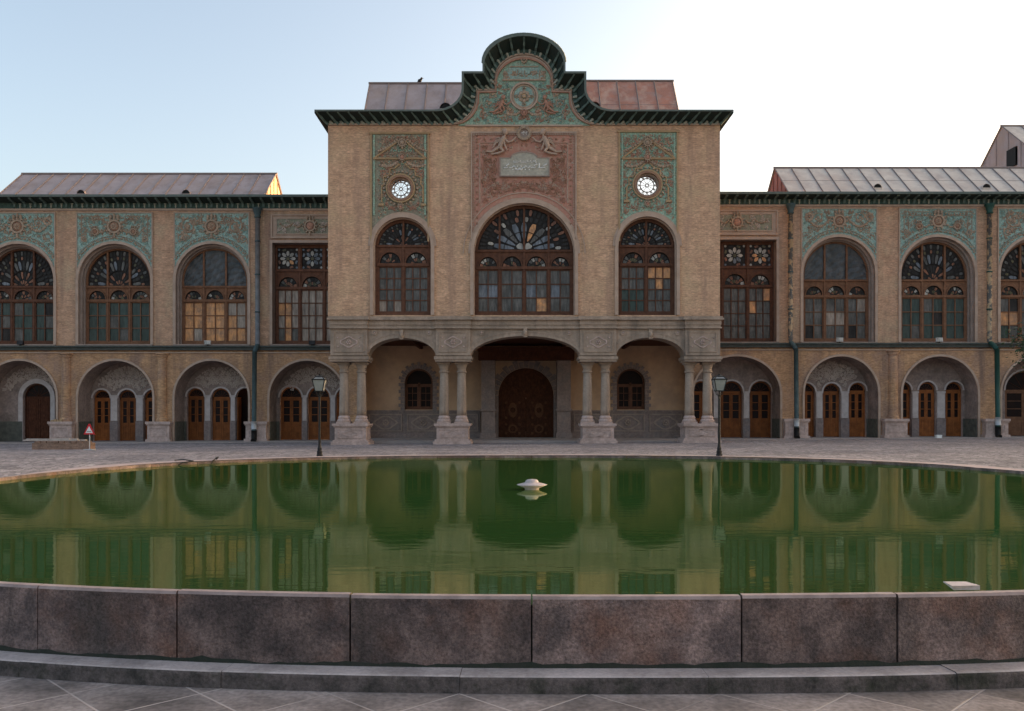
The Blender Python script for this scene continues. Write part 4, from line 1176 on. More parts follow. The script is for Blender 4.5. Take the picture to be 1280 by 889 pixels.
# side panels with pediment and rose window
def medallion_panel(x0, x1, wd, med, ztop, tone, seed):
    rnd = random.Random(seed)
    mx, mz, mr = med
    cx, half, spr = wd['cx'], wd['half'] + .235, wd['spr']
    p = MB(); y = P - .03
    hl = h_arch(cx, half, -50, spr)
    p.wall(x0, x1, spr + .25, ztop, y, [(max(x0, hl[0]), min(x1, hl[1]), hl[2], hl[3], hl[4]), h_round(mx, mz, mr + .02)], .04)
    for xa in (x0, x1 - .07): p.box(xa, xa + .07, y - .035, y + .02, spr + .2, ztop, 1)
    p.box(x0 - .05, x1 + .05, y - .06, y + .02, ztop, ztop + .07, 1)
    for xa in (x0 + .13, x1 - .20): p.box(xa, xa + .07, y - .04, y, spr + half * .9, ztop - .04, 2)
    o = p.build('tile_panel', [tone, 'ochre_trim', 'tile_green'], palace)
    r = MB(); yy = y - .01
    zp = pzp(198); za = pzp(174)
    xl, xr = x0 + .18, x1 - .18
    r.tube([(xl, yy - .03, zp), (cx, yy - .03, za), (xr, yy - .03, zp)], .045, 5, 1)
    r.tube([(xl - .05, yy - .03, zp - .03), (xr + .05, yy - .03, zp - .03)], .05, 5, 1)
    shield(r, cx, za - .18, .20, yy - .03, 0, 0)
    shield(r, cx, zp + .02, .17, yy - .04, 0, 2)
    for sx in (-1, 1):
        garland(r, cx + sx * .22, za - .05, cx + sx * 1.0, zp + .30, .06, yy, .055, 0, 8)
        garland(r, cx + sx * .20, zp - .18, cx + sx * .95, zp - .30, .12, yy, .06, 0, 8)
        pts = [(cx + sx * a, yy - .03, zp - b) for a, b in ((.12, .25), (.32, .45), (.52, .47), (.56, .75), (.80, .82), (.78, 1.12), (.88, 1.25), (.88, 1.9))]
        r.tube(pts, .035, 5, 1)
        r.box(min(cx + sx * .78, cx + sx * 1.0), max(cx + sx * .78, cx + sx * 1.0), yy - .08, yy, mz - .75, mz - .65, 1)
    r.ring(mx, mz, mr + .02, mr + .10, yy - .12, yy, 3, 32); r.ring(mx, mz, mr + .11, mr + .17, yy - .10, yy, 1, 32)
    for i in range(26):
        a = 2 * pi * i / 26
        r.blob((mx + (mr + .26) * cos(a), yy - .03, mz + (mr + .26) * sin(a)), (.06, .05, .06), 0, 6, 3)
    shield(r, mx, mz - mr - .35, .13, yy - .05, 0, 2)
    def ins(x, z): return x0 + .2 < x < x1 - .2 and z < ztop - .06 and math.hypot(x - mx, z - mz) > mr + .42 and math.hypot(x - cx, z - spr) > half + .08 and abs(z - zp) > .06
    arabesque(r, cx, ins, x0, x1, spr + half * .75, ztop, y, rnd, 60, (.07, .15), .017, 0, (0, 0, 4, 2))
    sprinkle(r, cx, lambda x, z: math.hypot(x - mx, z - mz) > mr + .3 and math.hypot(x - cx, z - spr) > half + .05, x1 - .1, spr + half * .6, ztop - .05, y, rnd, 420, (0, 0, 2, 4, 3))
    r.build('relief_pattern', ['relief', 'ochre_trim', 'relief_pink', 'terra_dark', 'tile_green'], o)
    # rose window tracery
    t = MB(); yt = P + .05
    t.ring(mx, mz, mr - .05, mr + .01, yt - .03, yt + .04, 0, 32); t.ring(mx, mz, .05, .085, yt - .02, yt + .03, 0, 12); t.ring(mx, mz, mr * .58, mr * .66, yt - .02, yt + .03, 0, 28)
    for i in range(12):
        a = 2 * pi * i / 12
        t.tube([(mx + .07 * cos(a), yt, mz + .07 * sin(a)), (mx + (mr - .03) * cos(a), yt, mz + (mr - .03) * sin(a))], .011, 4)
        a += pi / 12
        t.ring(mx + mr * .76 * cos(a), mz + mr * .76 * sin(a), mr * .13, mr * .17, yt - .02, yt + .02, 0, 8)
    t.build('rose_window', 'trim_grey', palace)
medallion_panel(pxp(463), pxp(536.5), wins[0], meds[0], pzp(168), 'tile_dull', 3)
medallion_panel(pxp(773), pxp(847.5), wins[2], meds[1], pzp(166), 'tile_green', 5)

# central terracotta panel
wd = wins[1]; cx, half, spr = wd['cx'], wd['half'] + .235, wd['spr']
p = MB(); y = P - .03; x0, x1, zt_ = pxp(590.5), pxp(719), pzp(167)
hl = h_arch(cx, half, -50, spr)
p.wall(x0, x1, spr + .9, zt_, y, [(max(x0, hl[0]), min(x1, hl[1]), hl[2], hl[3], hl[4])], .04)
p.box(x0 - .06, x1 + .06, y - .05, y + .02, zt_, zt_ + .06, 1)
for xa in (x0 - .06, x1): p.box(xa, xa + .06, y - .05, y + .02, spr + .6, zt_, 1)
tp = p.build('tile_panel', ['terra', 'trim'], palace)
tp['label'] = 'terracotta panel above the great window'
r = MB(); rnd = random.Random(8)
for i in range(60):
    xx = x0 + (x1 - x0) * (i + .5) / 60; r.box(xx - .02, xx + .02, y - .05, y, zt_ - .08, zt_ - .02, 1)
    zz = zt_ - (zt_ - spr - .9) * (i + .5) / 60
    for xa in (x0 + .03, x1 - .09): r.box(xa, xa + .06, y - .04, y, zz - .016, zz + .016, 1)
xi0, xi1, zi1 = x0 + .32, x1 - .32, zt_ - .42
r.tube([(xi0, y - .01, spr + half * .9), (xi0, y - .01, zi1), (CX - .65, y - .01, zi1)], .025, 4, 1)
r.tube([(xi1, y - .01, spr + half * .9), (xi1, y - .01, zi1), (CX + .65, y - .01, zi1)], .025, 4, 1)
r.arch(cx, half + .18, spr, None, half + .18, .04, y - .03, y, 1, 28)
def insc(x, z):
    return xi0 + .05 < x < xi1 - .05 and z < zi1 - .05 and math.hypot(x - cx, z - spr) > half + .26 and not (abs(x - CX) < 1.15 and pzp(226) < z < pzp(188)) and not (abs(x - CX) < 1.5 and z >= pzp(196))
arabesque(r, CX, insc, xi0, xi1, spr + 1.0, zi1, y, rnd, 110, (.06, .13), .016, 0, (2, 2, 0, 1))
sprinkle(r, CX, lambda x, z: math.hypot(x - cx, z - spr) > half + .22 and not (abs(x - CX) < 1.1 and pzp(223) < z < pzp(190)), x1 - .1, spr + 1.0, zt_ - .1, y, rnd, 420, (0, 2, 2, 1, 2))
for i in range(16):
    zz = spr + 1.0 + (zt_ - spr - 1.1) * i / 15
    for xx in (x0 + .2, x1 - .2): r.blob((xx, y - .01, zz), (.055, .03, .055), 0, 6, 3)
for i in range(14):
    xx = x0 + .2 + (x1 - x0 - .4) * i / 13
    if abs(xx - CX) > .5: r.blob((xx, y - .01, zt_ - .25), (.055, .03, .055), 0, 6, 3)
r.build('relief_pattern', ['terra_dark', 'trim', 'relief_pink'], tp)
pl = MB()
a0, a1, b0, b1 = pxp(626), pxp(685.5), pzp(220.5), pzp(199)
out = [(a0, b0), (a1, b0), (a1, b1), (CX + .55, b1)] + [(CX + .55 * cos(pi * i / 10), b1 + .24 * sin(pi * i / 10)) for i in range(1, 10)] + [(CX - .55, b1), (a0, b1)]
pl.prism(out[::-1], y - .10, y, 0)
ctr = ((a0 + a1) / 2, (b0 + b1) / 2 + .08)
pl.band(out, [(ctr[0] + (x - ctr[0]) * 1.05, ctr[1] + (z - ctr[1]) * 1.10) for x, z in out], y - .12, y, 1, True)
plo = pl.build('plaque', [mat('pale grey stone plaque', (.42, .385, .32), (.33, .31, .26), 5.0, grain=(12, 12, .2)), 'trim_grey'], tp)
sc_ = MB(); script_line(sc_, a0 + .08, a1 - .06, pzp(211), .36, y - .11, random.Random(2), .026)
script_line(sc_, a0 + .5, a1 - .5, pzp(203.5), .13, y - .11, random.Random(9), .011)
sc_.build('inscription', 'white', palace)
for sx in (-1, 1):
    fg = MB(); figure_relief(fg, CX - sx * .86, pzp(185.5), .84, sx, y - .04)
    fg.build('cherub_relief', 'trim', palace)
sl = MB(); zc = pzp(168)
sl.ring(CX, zc, .20, .31, y - .16, y, 0, 24); sl.disc(CX, zc, .2, y - .08, 1)
for i in range(16):
    a = 2 * pi * i / 16; sl.blob((CX + .27 * cos(a), y - .15, zc + .27 * sin(a)), (.045, .04, .045), 0, 5, 3)
script_line(sl, CX - .16, CX + .16, zc + .02, .22, y - .09, random.Random(5), .02, 2)
sl.build('seal', ['relief', 'trim_grey', 'white'], palace)

# tympanum of the curved gable
ty = MB()
def tym(x): return gable_top(x) - .03
sh = [(CX + (x - CX) * .93, pzp(157.5) + (z - pzp(157.5)) * .93) for x, z in inner if z > pzp(156.5)]
k0, k1 = sh[0], sh[-1]
band_in = [(CX + (x - CX) * .985, pzp(157.5) + (z - pzp(157.5)) * .985) for x, z in inner if z > pzp(156.5)]
ty.band([(x, pzp(157.5)) for x, z in sh], sh, P - .04, P, 0)
ty.band(sh, band_in, P - .09, P, 1)
b2 = [(CX + (x - CX) * .955, pzp(157.5) + (z - pzp(157.5)) * .955) for x, z in inner if z > pzp(156.5)]
ty.band(sh, b2, P - .12, P, 2)
ty.box(k0[0] + .3, k1[0] - .3, P - .07, P, pzp(158.5), pzp(156.5), 1)
to = ty.build('tympanum', ['tile_green', 'trim', 'relief_pink'], palace)
r = MB(); yy = P - .05; rnd = random.Random(14)
mz = pzp(121.5)
r.ring(CX, mz, .52, .60, yy - .10, yy, 1, 36); r.ring(CX, mz, .44, .50, yy - .06, yy, 0, 36); r.disc(CX, mz, .44, yy - .03, 2, 28)
rosette(r, CX, mz, .30, yy - .06, 0, 8, 1); r.ring(CX, mz, .05, .085, yy - .12, yy, 3, 14)
for a in range(4): rosette(r, CX + .33 * cos(a * pi / 2), mz + .33 * sin(a * pi / 2), .10, yy - .05, 0, 5)
zb0, zb1 = pzp(100), pzp(85)
r.box(CX - .92, CX + .92, yy - .05, yy, zb0 - .06, zb0, 0)
r.box(CX - .60, CX + .60, yy - .05, yy, zb1, zb1 + .04, 0)
r.q([(CX - .86, yy - .02, zb0), (CX + .86, yy - .02, zb0), (CX + .62, yy - .02, zb1), (CX - .62, yy - .02, zb1)], 2)
r.tube([(CX - .95, yy - .02, pzp(112.5)), (CX - .6, yy - .02, pzp(112.5))], .025, 4, 1); r.tube([(CX + .6, yy - .02, pzp(112.5)), (CX + .95, yy - .02, pzp(112.5))], .025, 4, 1)
rosette(r, CX, pzp(76), .17, yy - .04, 0, 8)
script_line(r, CX - .62, CX + .66, pzp(94), .30, yy - .04, random.Random(21), .022, 0)
for sx in (-1, 1):
    figure_relief(r, CX + sx * .92, pzp(137), .62, -sx, yy, 4)
    for k, (dx, dz, rr) in enumerate(((.75, .80, .14), (1.25, .55, .2), (.62, -.55, .16), (1.0, -.72, .2), (1.5, -.3, .2), (1.35, .1, .16), (1.75, -.72, .16), (.42, .98, .1), (.8, 1.0, .09))):
        scroll(r, CX + sx * dx, mz + dz, rr, yy, .032, 0, 1.3, sx)
    garland(r, CX + sx * .1, pzp(139), CX + sx * .7, pzp(143), .1, yy, .06, 0, 7)
shield(r, CX, pzp(142), .15, yy - .03, 4, 4)
def inst(x, z):
    s_ = CX + (x - CX) / .90
    return z < pzp(157.5) + (gable_top(s_) - pzp(157.5)) * .88 and z < pzp(103) and math.hypot(x - CX, z - mz) > .66 and z > pzp(155)
arabesque(r, CX, inst, CX - 2.2, CX + 2.2, pzp(156), pzp(103), yy, rnd, 40, (.07, .13), .018, 0, (0, 2, 2, 4))
sprinkle(r, CX, inst, CX + 2.2, pzp(156), pzp(103), yy, rnd, 240, (0, 2, 2, 2))
r.build('relief_pattern', ['relief', 'trim', 'tile', 'ochre_trim', 'relief_pink'], to)

# curved eave of the pavilion
e = MB(); n = len(inner)
ch = .30
for i in range(n - 1):
    a, b_, c, d = inner[i], inner[i + 1], outer[i + 1], outer[i]
    # soffit
    def lerp(p, q, t): return (p[0] + (q[0] - p[0]) * t, p[1] + (q[1] - p[1]) * t)
    dd, cc = lerp(a, d, .84), lerp(b_, c, .84)
    d3, c3_ = lerp(a, d, .36), lerp(b_, c, .36)
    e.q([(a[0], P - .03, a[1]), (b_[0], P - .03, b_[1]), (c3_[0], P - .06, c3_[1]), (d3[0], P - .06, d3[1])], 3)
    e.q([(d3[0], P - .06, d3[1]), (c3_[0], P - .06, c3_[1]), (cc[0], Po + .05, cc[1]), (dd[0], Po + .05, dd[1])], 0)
    e.q([(dd[0], Po, dd[1]), (cc[0], Po, cc[1]), (c[0], Po, c[1]), (d[0], Po, d[1])], 1)
    e.q([(dd[0], Po, dd[1]), (cc[0], Po, cc[1]), (cc[0], Po + .05, cc[1]), (dd[0], Po + .05, dd[1])], 1)
    e.q([(d[0], Po, d[1]), (c[0], Po, c[1]), (c[0], P + .52, c[1] + .02), (d[0], P + .52, d[1] + .02)], 1)
    e.q([(a[0], P + .5, a[1]), (b_[0], P + .5, b_[1]), (c[0], P + .52, c[1] + .02), (d[0], P + .52, d[1] + .02)], 0)
for sx, (a, d) in ((-1, (inner[0], outer[0])), (1, (inner[-1], outer[-1]))):
    e.q([(a[0], P + .02, d[1] - .15), (d[0], Po + .1, d[1] - .15), (d[0], PB_, d[1] - .15), (a[0], PB_, d[1] - .15)], 0)
    e.q([(d[0], Po, d[1] - .15), (d[0], Po, d[1]), (d[0], PB_, d[1]), (d[0], PB_, d[1] - .15)], 1)
# knobs along the crown of the arc
for i in range(NI - 11, 2 * NI - 1 - (NI - 11)):
    pass
dense = []
for (a, b_) in zip(outer, outer[1:]):
    if min(a[1], b_[1]) > PZ(80, Po):
        for t in (0, .25, .5, .75): dense.append((a[0] + (b_[0] - a[0]) * t, a[1] + (b_[1] - a[1]) * t))
for x, z in dense: e.blob((x, Po + .04, z + .02), (.05, .05, .05), 1, 6, 3)
e.band(inner, [(CX + (x - CX) * 1.0, z + .07) for x, z in inner], P - .07, P - .02, 2)
ev = e.build('eave', ['teal_dark', 'teal_edge', 'trim', 'frieze'], palace)
# brackets along the eave
cum = [0.0]
for a, b_ in zip(inner, inner[1:]): cum.append(cum[-1] + math.hypot(b_[0] - a[0], b_[1] - a[1]))
def along(s_):
    import bisect
    i = max(1, min(len(cum) - 1, bisect.bisect_left(cum, s_))); t = (s_ - cum[i - 1]) / max(1e-9, cum[i] - cum[i - 1])
    f_ = lambda L_: (L_[i - 1][0] + (L_[i][0] - L_[i - 1][0]) * t, L_[i - 1][1] + (L_[i][1] - L_[i - 1][1]) * t)
    return f_(inner), f_(outer)
nbk = int(cum[-1] / .44)
for k in range(nbk + 1):
    a, d = along(cum[-1] * k / nbk)
    vx, vz = d[0] - a[0], d[1] - a[1]; l = math.hypot(vx, vz); ux, uz = vx / l, vz / l; tx, tz = -uz, ux
    h = .045; mb = MB()
    pr = [(0.05, P - .035), (0.05, P - .10), (.30, P - .16), (.40, P - .34), (.60, P - .46), (.80, Po + .10), (.82, Po + .02), (.37, P - .062)]
    A = [(a[0] + vx * q + tx * h, yv, a[1] + vz * q + tz * h) for q, yv in pr]
    Bq = [(a[0] + vx * q - tx * h, yv, a[1] + vz * q - tz * h) for q, yv in pr]
    mb.q(A); mb.q(Bq[::-1])
    for i in range(len(pr)): j = (i + 1) % len(pr); mb.q([A[i], A[j], Bq[j], Bq[i]])
    if k < nbk:
        a2, d2 = along(cum[-1] * (k + .5) / nbk)
        for q_, rr_ in ((.10, .04), (.17, .055), (.25, .045), (.30, .065)):
            mb.blob((a2[0] + (d2[0] - a2[0]) * q_, P - .085, a2[1] + (d2[1] - a2[1]) * q_), (rr_, .04, rr_), 1, 6, 4)
    mb.build('bracket', ['bracket', 'fleck'], ev)

# roofs behind the gable, grey sheet left, rusted sheet right
Yr = 41.0; Ye = 38.7
zr = PZ(105, Yr)
for (xa, xb, mt, vpx) in ((PX(454, 39.2), CX, 'roof', 557), (CX + .02, PX(850, 39.2), 'rust', 743)):
    roof(xa, xb, Ye, Yr, pzp(150), zr if mt == 'roof' else PZ(102, Yr), (mt, 'seam'), 8, 44.5, [(PX(vpx, 39.6), .42)], 'roof', palace, .03, vr=.27)

# ---- portico ----------------------------------------------------------------
zc0, zc1 = pzp(446), pzp(398)                              # underside of the architrave, top of the cornice
en = MB(); holes = []
for (a, b_, top) in ((460, 545, 423), (588.5, 724.5, 420.5), (770, 855, 422.5)):
    cx, half = pxp((a + b_) / 2), pxp(b_) - pxp((a + b_) / 2)
    holes.append((cx - half, cx + half, (lambda x, z=zc0: z), h_arch(cx, half, zc0, zc0 + .004, pzp(top) - zc0)[3], h_arch(cx, half, 0, 0)[4]))
xe0, xe1 = pxp(414), pxp(899)
en.wall(xe0, xe1, zc0 + .002, zc1 - .40, P - .10, holes, .95)
en.q([(xe0, P - .10, zc0), (xe0, P + .85, zc0), (xe0, P + .85, zc1), (xe0, P - .10, zc1)]); en.q([(xe1, P - .10, zc0), (xe1, P - .10, zc1), (xe1, P + .85, zc1), (xe1, P + .85, zc0)])
for h in holes:
    cx, half = (h[0] + h[1]) / 2, (h[1] - h[0]) / 2
    en.arch(cx, half, zc0 + .004, None, h[3](cx) - zc0 - .004, .16, P - .15, P - .10); en.arch(cx, half + .16, zc0 + .004, None, h[3](cx) - zc0 + .156, .05, P - .17, P - .10)
    kz = h[3](cx)
    en.box(cx - .08, cx + .08, P - .26, P - .10, kz - .06, kz + .34); en.blob((cx, P - .26, kz + .12), (.09, .08, .12), 0, 8, 5)
    for sx in (-1, 1):
        en.ring(cx + sx * half * .80, zc1 - .62, .06, .12, P - .15, P - .10, 0, 14); en.blob((cx + sx * half * .80, P - .12, zc1 - .62), (.055, .05, .055), 1, 8, 4)
def cornice(xa, xb, dy):
    en.box(xa, xb, P - .16 - dy, P + .01, zc1 - .40, zc1 - .30); en.box(xa - .02, xb + .02, P - .20 - dy, P + .01, zc1 - .30, zc1 - .10)
    en.box(xa - .10, xb + .10, P - .32 - dy, P + .01, zc1 - .10, zc1 - .02); en.box(xa - .06, xb + .06, P - .27 - dy, P + .01, zc1 - .02, zc1 + .05)
    en.box(xa - .03, xb + .03, P - .23 - dy, P + .01, zc1 - .46, zc1 - .40)
cornice(xe0 + .14, xe1 - .14, 0)
piers = ((414, 460.5), (545, 588.5), (724.5, 770), (855, 899))
for i, (a, b_) in enumerate(piers):
    xa, xb = pxp(a), pxp(b_)
    cornice(xa, xb, .12)
    en.box(xa + .01, xb - .01, P - .22, P - .101, zc0 + .04, zc1 - .462)
    en.box(xa - .06, xb + .06, P - .30, P + .95, zc0 - .13, zc0 - .003); en.box(xa - .02, xb + .02, P - .25, P + .90, zc0 - .22, zc0 - .13)
    z0, z1 = zc0 + .18, zc1 - .60
    m2 = 1 if i == 3 else 0
    en.frame(xa + .15, xb - .15, z0, z1, .035, P - .255, P - .22, 0)
    cx, cz = (xa + xb) / 2, (z0 + z1) / 2
    q = [(cx + .38 * cos(t), cz + .20 * sin(t) * (1 + .25 * cos(4 * t))) for t in [2 * pi * i2 / 24 for i2 in range(24)]]
    q2 = [(cx + (x - cx) * .86, cz + (z - cz) * .80) for x, z in q]
    en.band(q2, q, P - .25, P - .22, 1, True)
    rosette(en, cx, cz, .13, P - .23, 1, 6)
    for sx in (-1, 1):
        for sz in (-1, 1): en.blob((cx + sx * .46, P - .23, cz + sz * .19), (.04, .03, .04), 1, 6, 3)
en.build('entablature', ['stone', 'stone_pale'], palace)
zp1 = pzp(529.5)                                           # pedestal top
for pi_, (a, b_) in enumerate(((417.5, 461), (544, 588), (725.5, 769), (853, 897.5))):
    xa, xb = pxp(a), pxp(b_); z0 = gz((xa + xb) / 2, P)
    c = MB()
    c.box(xa + .08, xb - .08, P - .26, P + .96, z0 - .2, zp1 - .12)
    c.box(xa - .02, xb + .02, P - .36, P + 1.06, zp1 - .10, zp1); c.box(xa + .03, xb - .03, P - .31, P + 1.01, zp1 - .16, zp1 - .10)
    c.box(xa - .06, xb + .06, P - .40, P + 1.1, z0 - .2, z0 + .12); c.box(xa, xb, P - .34, P + 1.04, z0 + .12, z0 + .20)
    c.frame(xa + .2, xb - .2, z0 + .28, zp1 - .24, .03, P - .285, P - .26)
    cx, cz = (xa + xb) / 2, (z0 + .28 + zp1 - .24) / 2
    q = [(cx + .34 * cos(t), cz + .12 * sin(t) * (1 + .3 * cos(4 * t))) for t in [2 * pi * i2 / 24 for i2 in range(24)]]
    c.band([(cx + (x - cx) * .8, cz + (z - cz) * .75) for x, z in q], q, P - .285, P - .26, 0, True)
    c.build('pedestal', 'stone_pale', palace)
proto = None
ztop_c = zc0 - .22
for px in (428.5, 450.5, 554.5, 576.5, 735, 757.5, 863.5, 886):
    x, yc = pxp(px), P + .30
    if proto is None:
        px0 = x
        c = MB(); zs0 = zp1 + .34
        prof = [(.215, zs0), (.205, zs0 + .25), (.20, zs0 + .9), (.175, ztop_c - .42)]
        nfl = 16
        base = len(c.v)
        c.lathe(prof, x, yc, 20)
        proto = c.build('column', 'stone', palace, (x, yc, zp1), True)
        k = MB(); k.lathe([(.19, ztop_c - .46), (.215, ztop_c - .44), (.215, ztop_c - .38), (.18, ztop_c - .36), (.18, ztop_c - .27), (.20, ztop_c - .25), (.235, ztop_c - .14), (.25, ztop_c - .10)], x, yc, 20)
        k.box(x - .27, x + .27, yc - .27, yc + .27, ztop_c - .10, ztop_c)
        k.build('capital', 'stone', proto, (x, yc, zp1))
        b_ = MB(); b_.box(x - .29, x + .29, yc - .29, yc + .29, zp1, zp1 + .08)
        b_.lathe([(.29, zp1 + .08), (.30, zp1 + .12), (.28, zp1 + .17), (.24, zp1 + .20), (.26, zp1 + .24), (.255, zp1 + .28), (.225, zp1 + .31), (.215, zs0)], x, yc, 20)
        b_.build('base', 'stone_pale', proto, (x, yc, zp1))
    else:
        cc = copy_tree(proto, palace); cc.location.x = proto.location.x + (x - px0)

# porch interior
pi_ = MB()
xb0, xb1 = PX(458, B), PX(856, B)
doorc, doorh = PX(657.5, B), 34.5 * B / F
zcl = pzp(418)
wx1, wx2 = PX(523.5, B), PX(788.5, B); wh = 17.5 * B / F
fl = gz(CX, B) + .12
zdado = PZ(513, B)
hs = [h_arch(wx1, wh, PZ(512, B), PZ(461, B) - wh), h_arch(doorc, doorh, fl, PZ(460, B) - doorh), h_arch(wx2, wh, PZ(512, B), PZ(461, B) - wh)]
pi_.wall(xb0, xb1, .1, zcl + .1, B, hs, .35, 0, 1)
for x, sx in ((xb0, -1), (xb1, 1)):
    pi_.q([(x, W, .1), (x, B, .1), (x, B, zcl + .1), (x, W, zcl + .1)], 0)
pi_.build('porch_wall', ['peach', 'plaster'], palace)
ce = MB()
ce.box(CX - HW, CX + HW, P + .85, B + .5, zcl, zcl + .15)
for xx in (-4.5, -1.5, 2.5, 5.5): ce.box(xx - .08, xx + .08, P + .9, B, zcl - .16, zcl - .003)
ce.build('porch_ceiling', 'wood_dark', palace)
bm_ = MB()
bm_.box(PX(598, 42.3), PX(718, 42.3), 42.2, 42.9, PZ(450, 42.3), PZ(438, 42.3))
bm_.box(PX(598, 42.3) - .1, PX(718, 42.3) + .1, 42.1, 43.0, PZ(438, 42.3), PZ(434, 42.3))
bm_.build('beam', 'wood_dark', palace)
for a, b_ in ((602, 619), (696, 713)):
    pil = MB()
    pil.box(PX(a, 42.9), PX(b_, 42.9), 42.6, B, .2, PZ(450, 42.3) - .003)
    pil.box(PX(a, 42.9) - .06, PX(b_, 42.9) + .06, 42.5, B, zdado - .04, zdado + .06)
    pil.box(PX(a, 42.9) - .05, PX(b_, 42.9) + .05, 42.5, B, .2, fl + .25)
    pil.build('portal_pier', 'dado_grey', palace)
for a, b_ in ((xb0 + .02, PX(602, 42.9) - .08), (PX(713, 42.9) + .08, xb1 - .02)):
    ds = MB()
    ds.box(a, b_, B - .10, B + .01, .2, zdado - .08); ds.box(a, b_, B - .17, B + .01, zdado - .08, zdado); ds.box(a, b_, B - .15, B + .01, .2, fl + .18)
    nP = 3; ww = (b_ - a) / nP
    for i in range(nP):
        xa, xb = a + ww * i + .12, a + ww * (i + 1) - .12
        ds.frame(xa, xb, fl + .3, zdado - .18, .05, B - .145, B - .10, 1)
        cx, cz = (xa + xb) / 2, (fl + .3 + zdado - .18) / 2
        rx, rz = (xb - xa) * .33, (zdado - fl) * .26
        q = [(cx + rx * cos(t) * (1 + .18 * cos(4 * t)), cz + rz * sin(t)) for t in [2 * pi * k / 20 for k in range(20)]]
        ds.band([(cx + (x - cx) * .82, cz + (z - cz) * .8) for x, z in q], q, B - .14, B - .10, 1, True)
        rosette(ds, cx, cz, .20, B - .11, 1, 8)
    ds.build('dado', ['dado_grey', 'trim_grey'], palace)
rnd = random.Random(6)
for (cx, half, spr, bot) in ((wx1, wh, PZ(461, B) - wh, zdado), (wx2, wh, PZ(461, B) - wh, zdado), (doorc, doorh, PZ(460, B) - doorh, None)):
    n = 19; rs_ = MB()
    for i in range(n):                                     # saw-toothed rough arch stones
        a0_, a1_ = pi * i / n, pi * (i + 1) / n - .015
        wout = .20 + (.12 if i % 2 else 0) + (.10 if bot is None else 0)
        rs_.band([(cx + (half + .01) * cos(t), spr + (half + .01) * sin(t)) for t in (a0_, (a0_ + a1_) / 2, a1_)], [(cx + (half + wout) * cos(t), spr + (half + wout) * sin(t)) for t in (a0_, (a0_ + a1_) / 2, a1_)], B - .06, B, 0)
    if bot is not None:
        k = 8
        for i in range(k):
            za, zb_ = bot + (spr - bot) * i / k, bot + (spr - bot) * (i + 1) / k - .012
            wout = .20 + (.10 if i % 2 else 0)
            for sx in (-1, 1): rs_.box(min(cx + sx * half, cx + sx * (half + wout)), max(cx + sx * half, cx + sx * (half + wout)), B - .06, B, za, zb_)
    else:
        for sx in (-1, 1): rs_.box(min(cx + sx * half, cx + sx * (half + .22)), max(cx + sx * half, cx + sx * (half + .22)), B - .12, B, .2, spr)
    rs_.build('arch_surround', 'dado_grey', palace)
for cx in (wx1, wx2):
    fr = MB(); gl = MB(); z0 = PZ(512, B); ztp = PZ(461, B); spr = ztp - wh; y = B + .2
    fr.arch(cx, wh - .08, spr, z0, wh - .08, .08, y - .05, y + .04, 0, 16); fr.box(cx - wh, cx + wh, y - .06, y + .04, z0, z0 + .1); fr.box(cx - .045, cx + .045, y - .06, y + .03, z0 + .1, spr)
    fr.box(cx - wh + .05, cx + wh - .05, y - .06, y + .03, spr - .16, spr - .06)
    for sx in (-1, 1):
        xa, xb = sorted((cx + sx * .045, cx + sx * (wh - .08)))
        fr.frame(xa, xb, z0 + .1, spr - .16, .05, y - .04, y + .02)
        fr.box((xa + xb) / 2 - .014, (xa + xb) / 2 + .014, y - .03, y + .01, z0 + .12, spr - .18)
        for j in (1, 2): zz = z0 + .1 + (spr - .26 - z0) * j / 3; fr.box(xa, xb, y - .03, y + .01, zz - .014, zz + .014)
    gl.prism([(cx - wh, z0), (cx - wh, spr)] + [(cx - wh * cos(pi * i / 14), spr + wh * sin(pi * i / 14)) for i in range(1, 14)] + [(cx + wh, spr), (cx + wh, z0)], y + .01, y + .02, 0, False)
    o = fr.build('window', 'wood', palace); gl.build('glazing', 'g_black', o)
d = MB(); y = B + .28; spr = PZ(460, B) - doorh; lint = PZ(495, B)
d.arch(doorc, doorh - .07, spr, fl, doorh - .07, .07, y - .05, y + .05, 0, 20)
d.box(doorc - doorh, doorc + doorh, y - .08, y + .05, lint - .08, lint + .08)
d.prism([(doorc - doorh * cos(pi * i / 20), spr + doorh * sin(pi * i / 20)) for i in range(21)] + [(doorc + doorh, lint), (doorc - doorh, lint)], y, y + .02, 0, False)
for sx in (-1, 1):
    xa, xb = sorted((doorc + sx * .01, doorc + sx * (doorh - .07)))
    d.box(xa, xb, y, y + .04, fl, lint - .08); d.frame(xa, xb, fl + .02, lint - .08, .10, y - .035, y)
    zm = fl + (lint - fl) * .38
    d.box(xa + .1, xb - .1, y - .035, y, zm - .05, zm + .05)
    cx = (xa + xb) / 2
    for (za, zb_, rx) in ((fl + .12, zm - .05, .24), (zm + .05, lint - .18, .22)):
        cz = (za + zb_) / 2; rz = (zb_ - za) * .36
        d.frame(xa + .16, xb - .16, za + .06, zb_ - .06, .03, y - .02, y)
        d.prism([(cx + rx * cos(t), cz + rz * sin(t)) for t in [-2 * pi * k / 18 for k in range(18)]], y - .03, y, 1)
        rosette(d, cx, cz, rx * .7, y - .03, 0, 8)
        for sx_ in (-1, 1):
            for sz_ in (-1, 1): d.blob((cx + sx_ * (xb - xa) * .26, y - .01, cz + sz_ * (zb_ - za) * .36), (.07, .03, .07), 1, 6, 3)
d.tube([(doorc + i * .0, y - .05, fl + .3 + i * .4) for i in range(5)], .03, 5)
d.build('portal_door', ['wood_dark', 'inlay'], palace)
stp = MB()
stp.box(xb0 + .02, xb1 - .02, P + 1.2, B + .4, .1, fl - .02)
stp.box(PX(622, B) - .25, PX(693, B) + .25, 42.4, B + .38, fl - .016, fl + .0)
stp.build('porch_floor', 'step', palace)
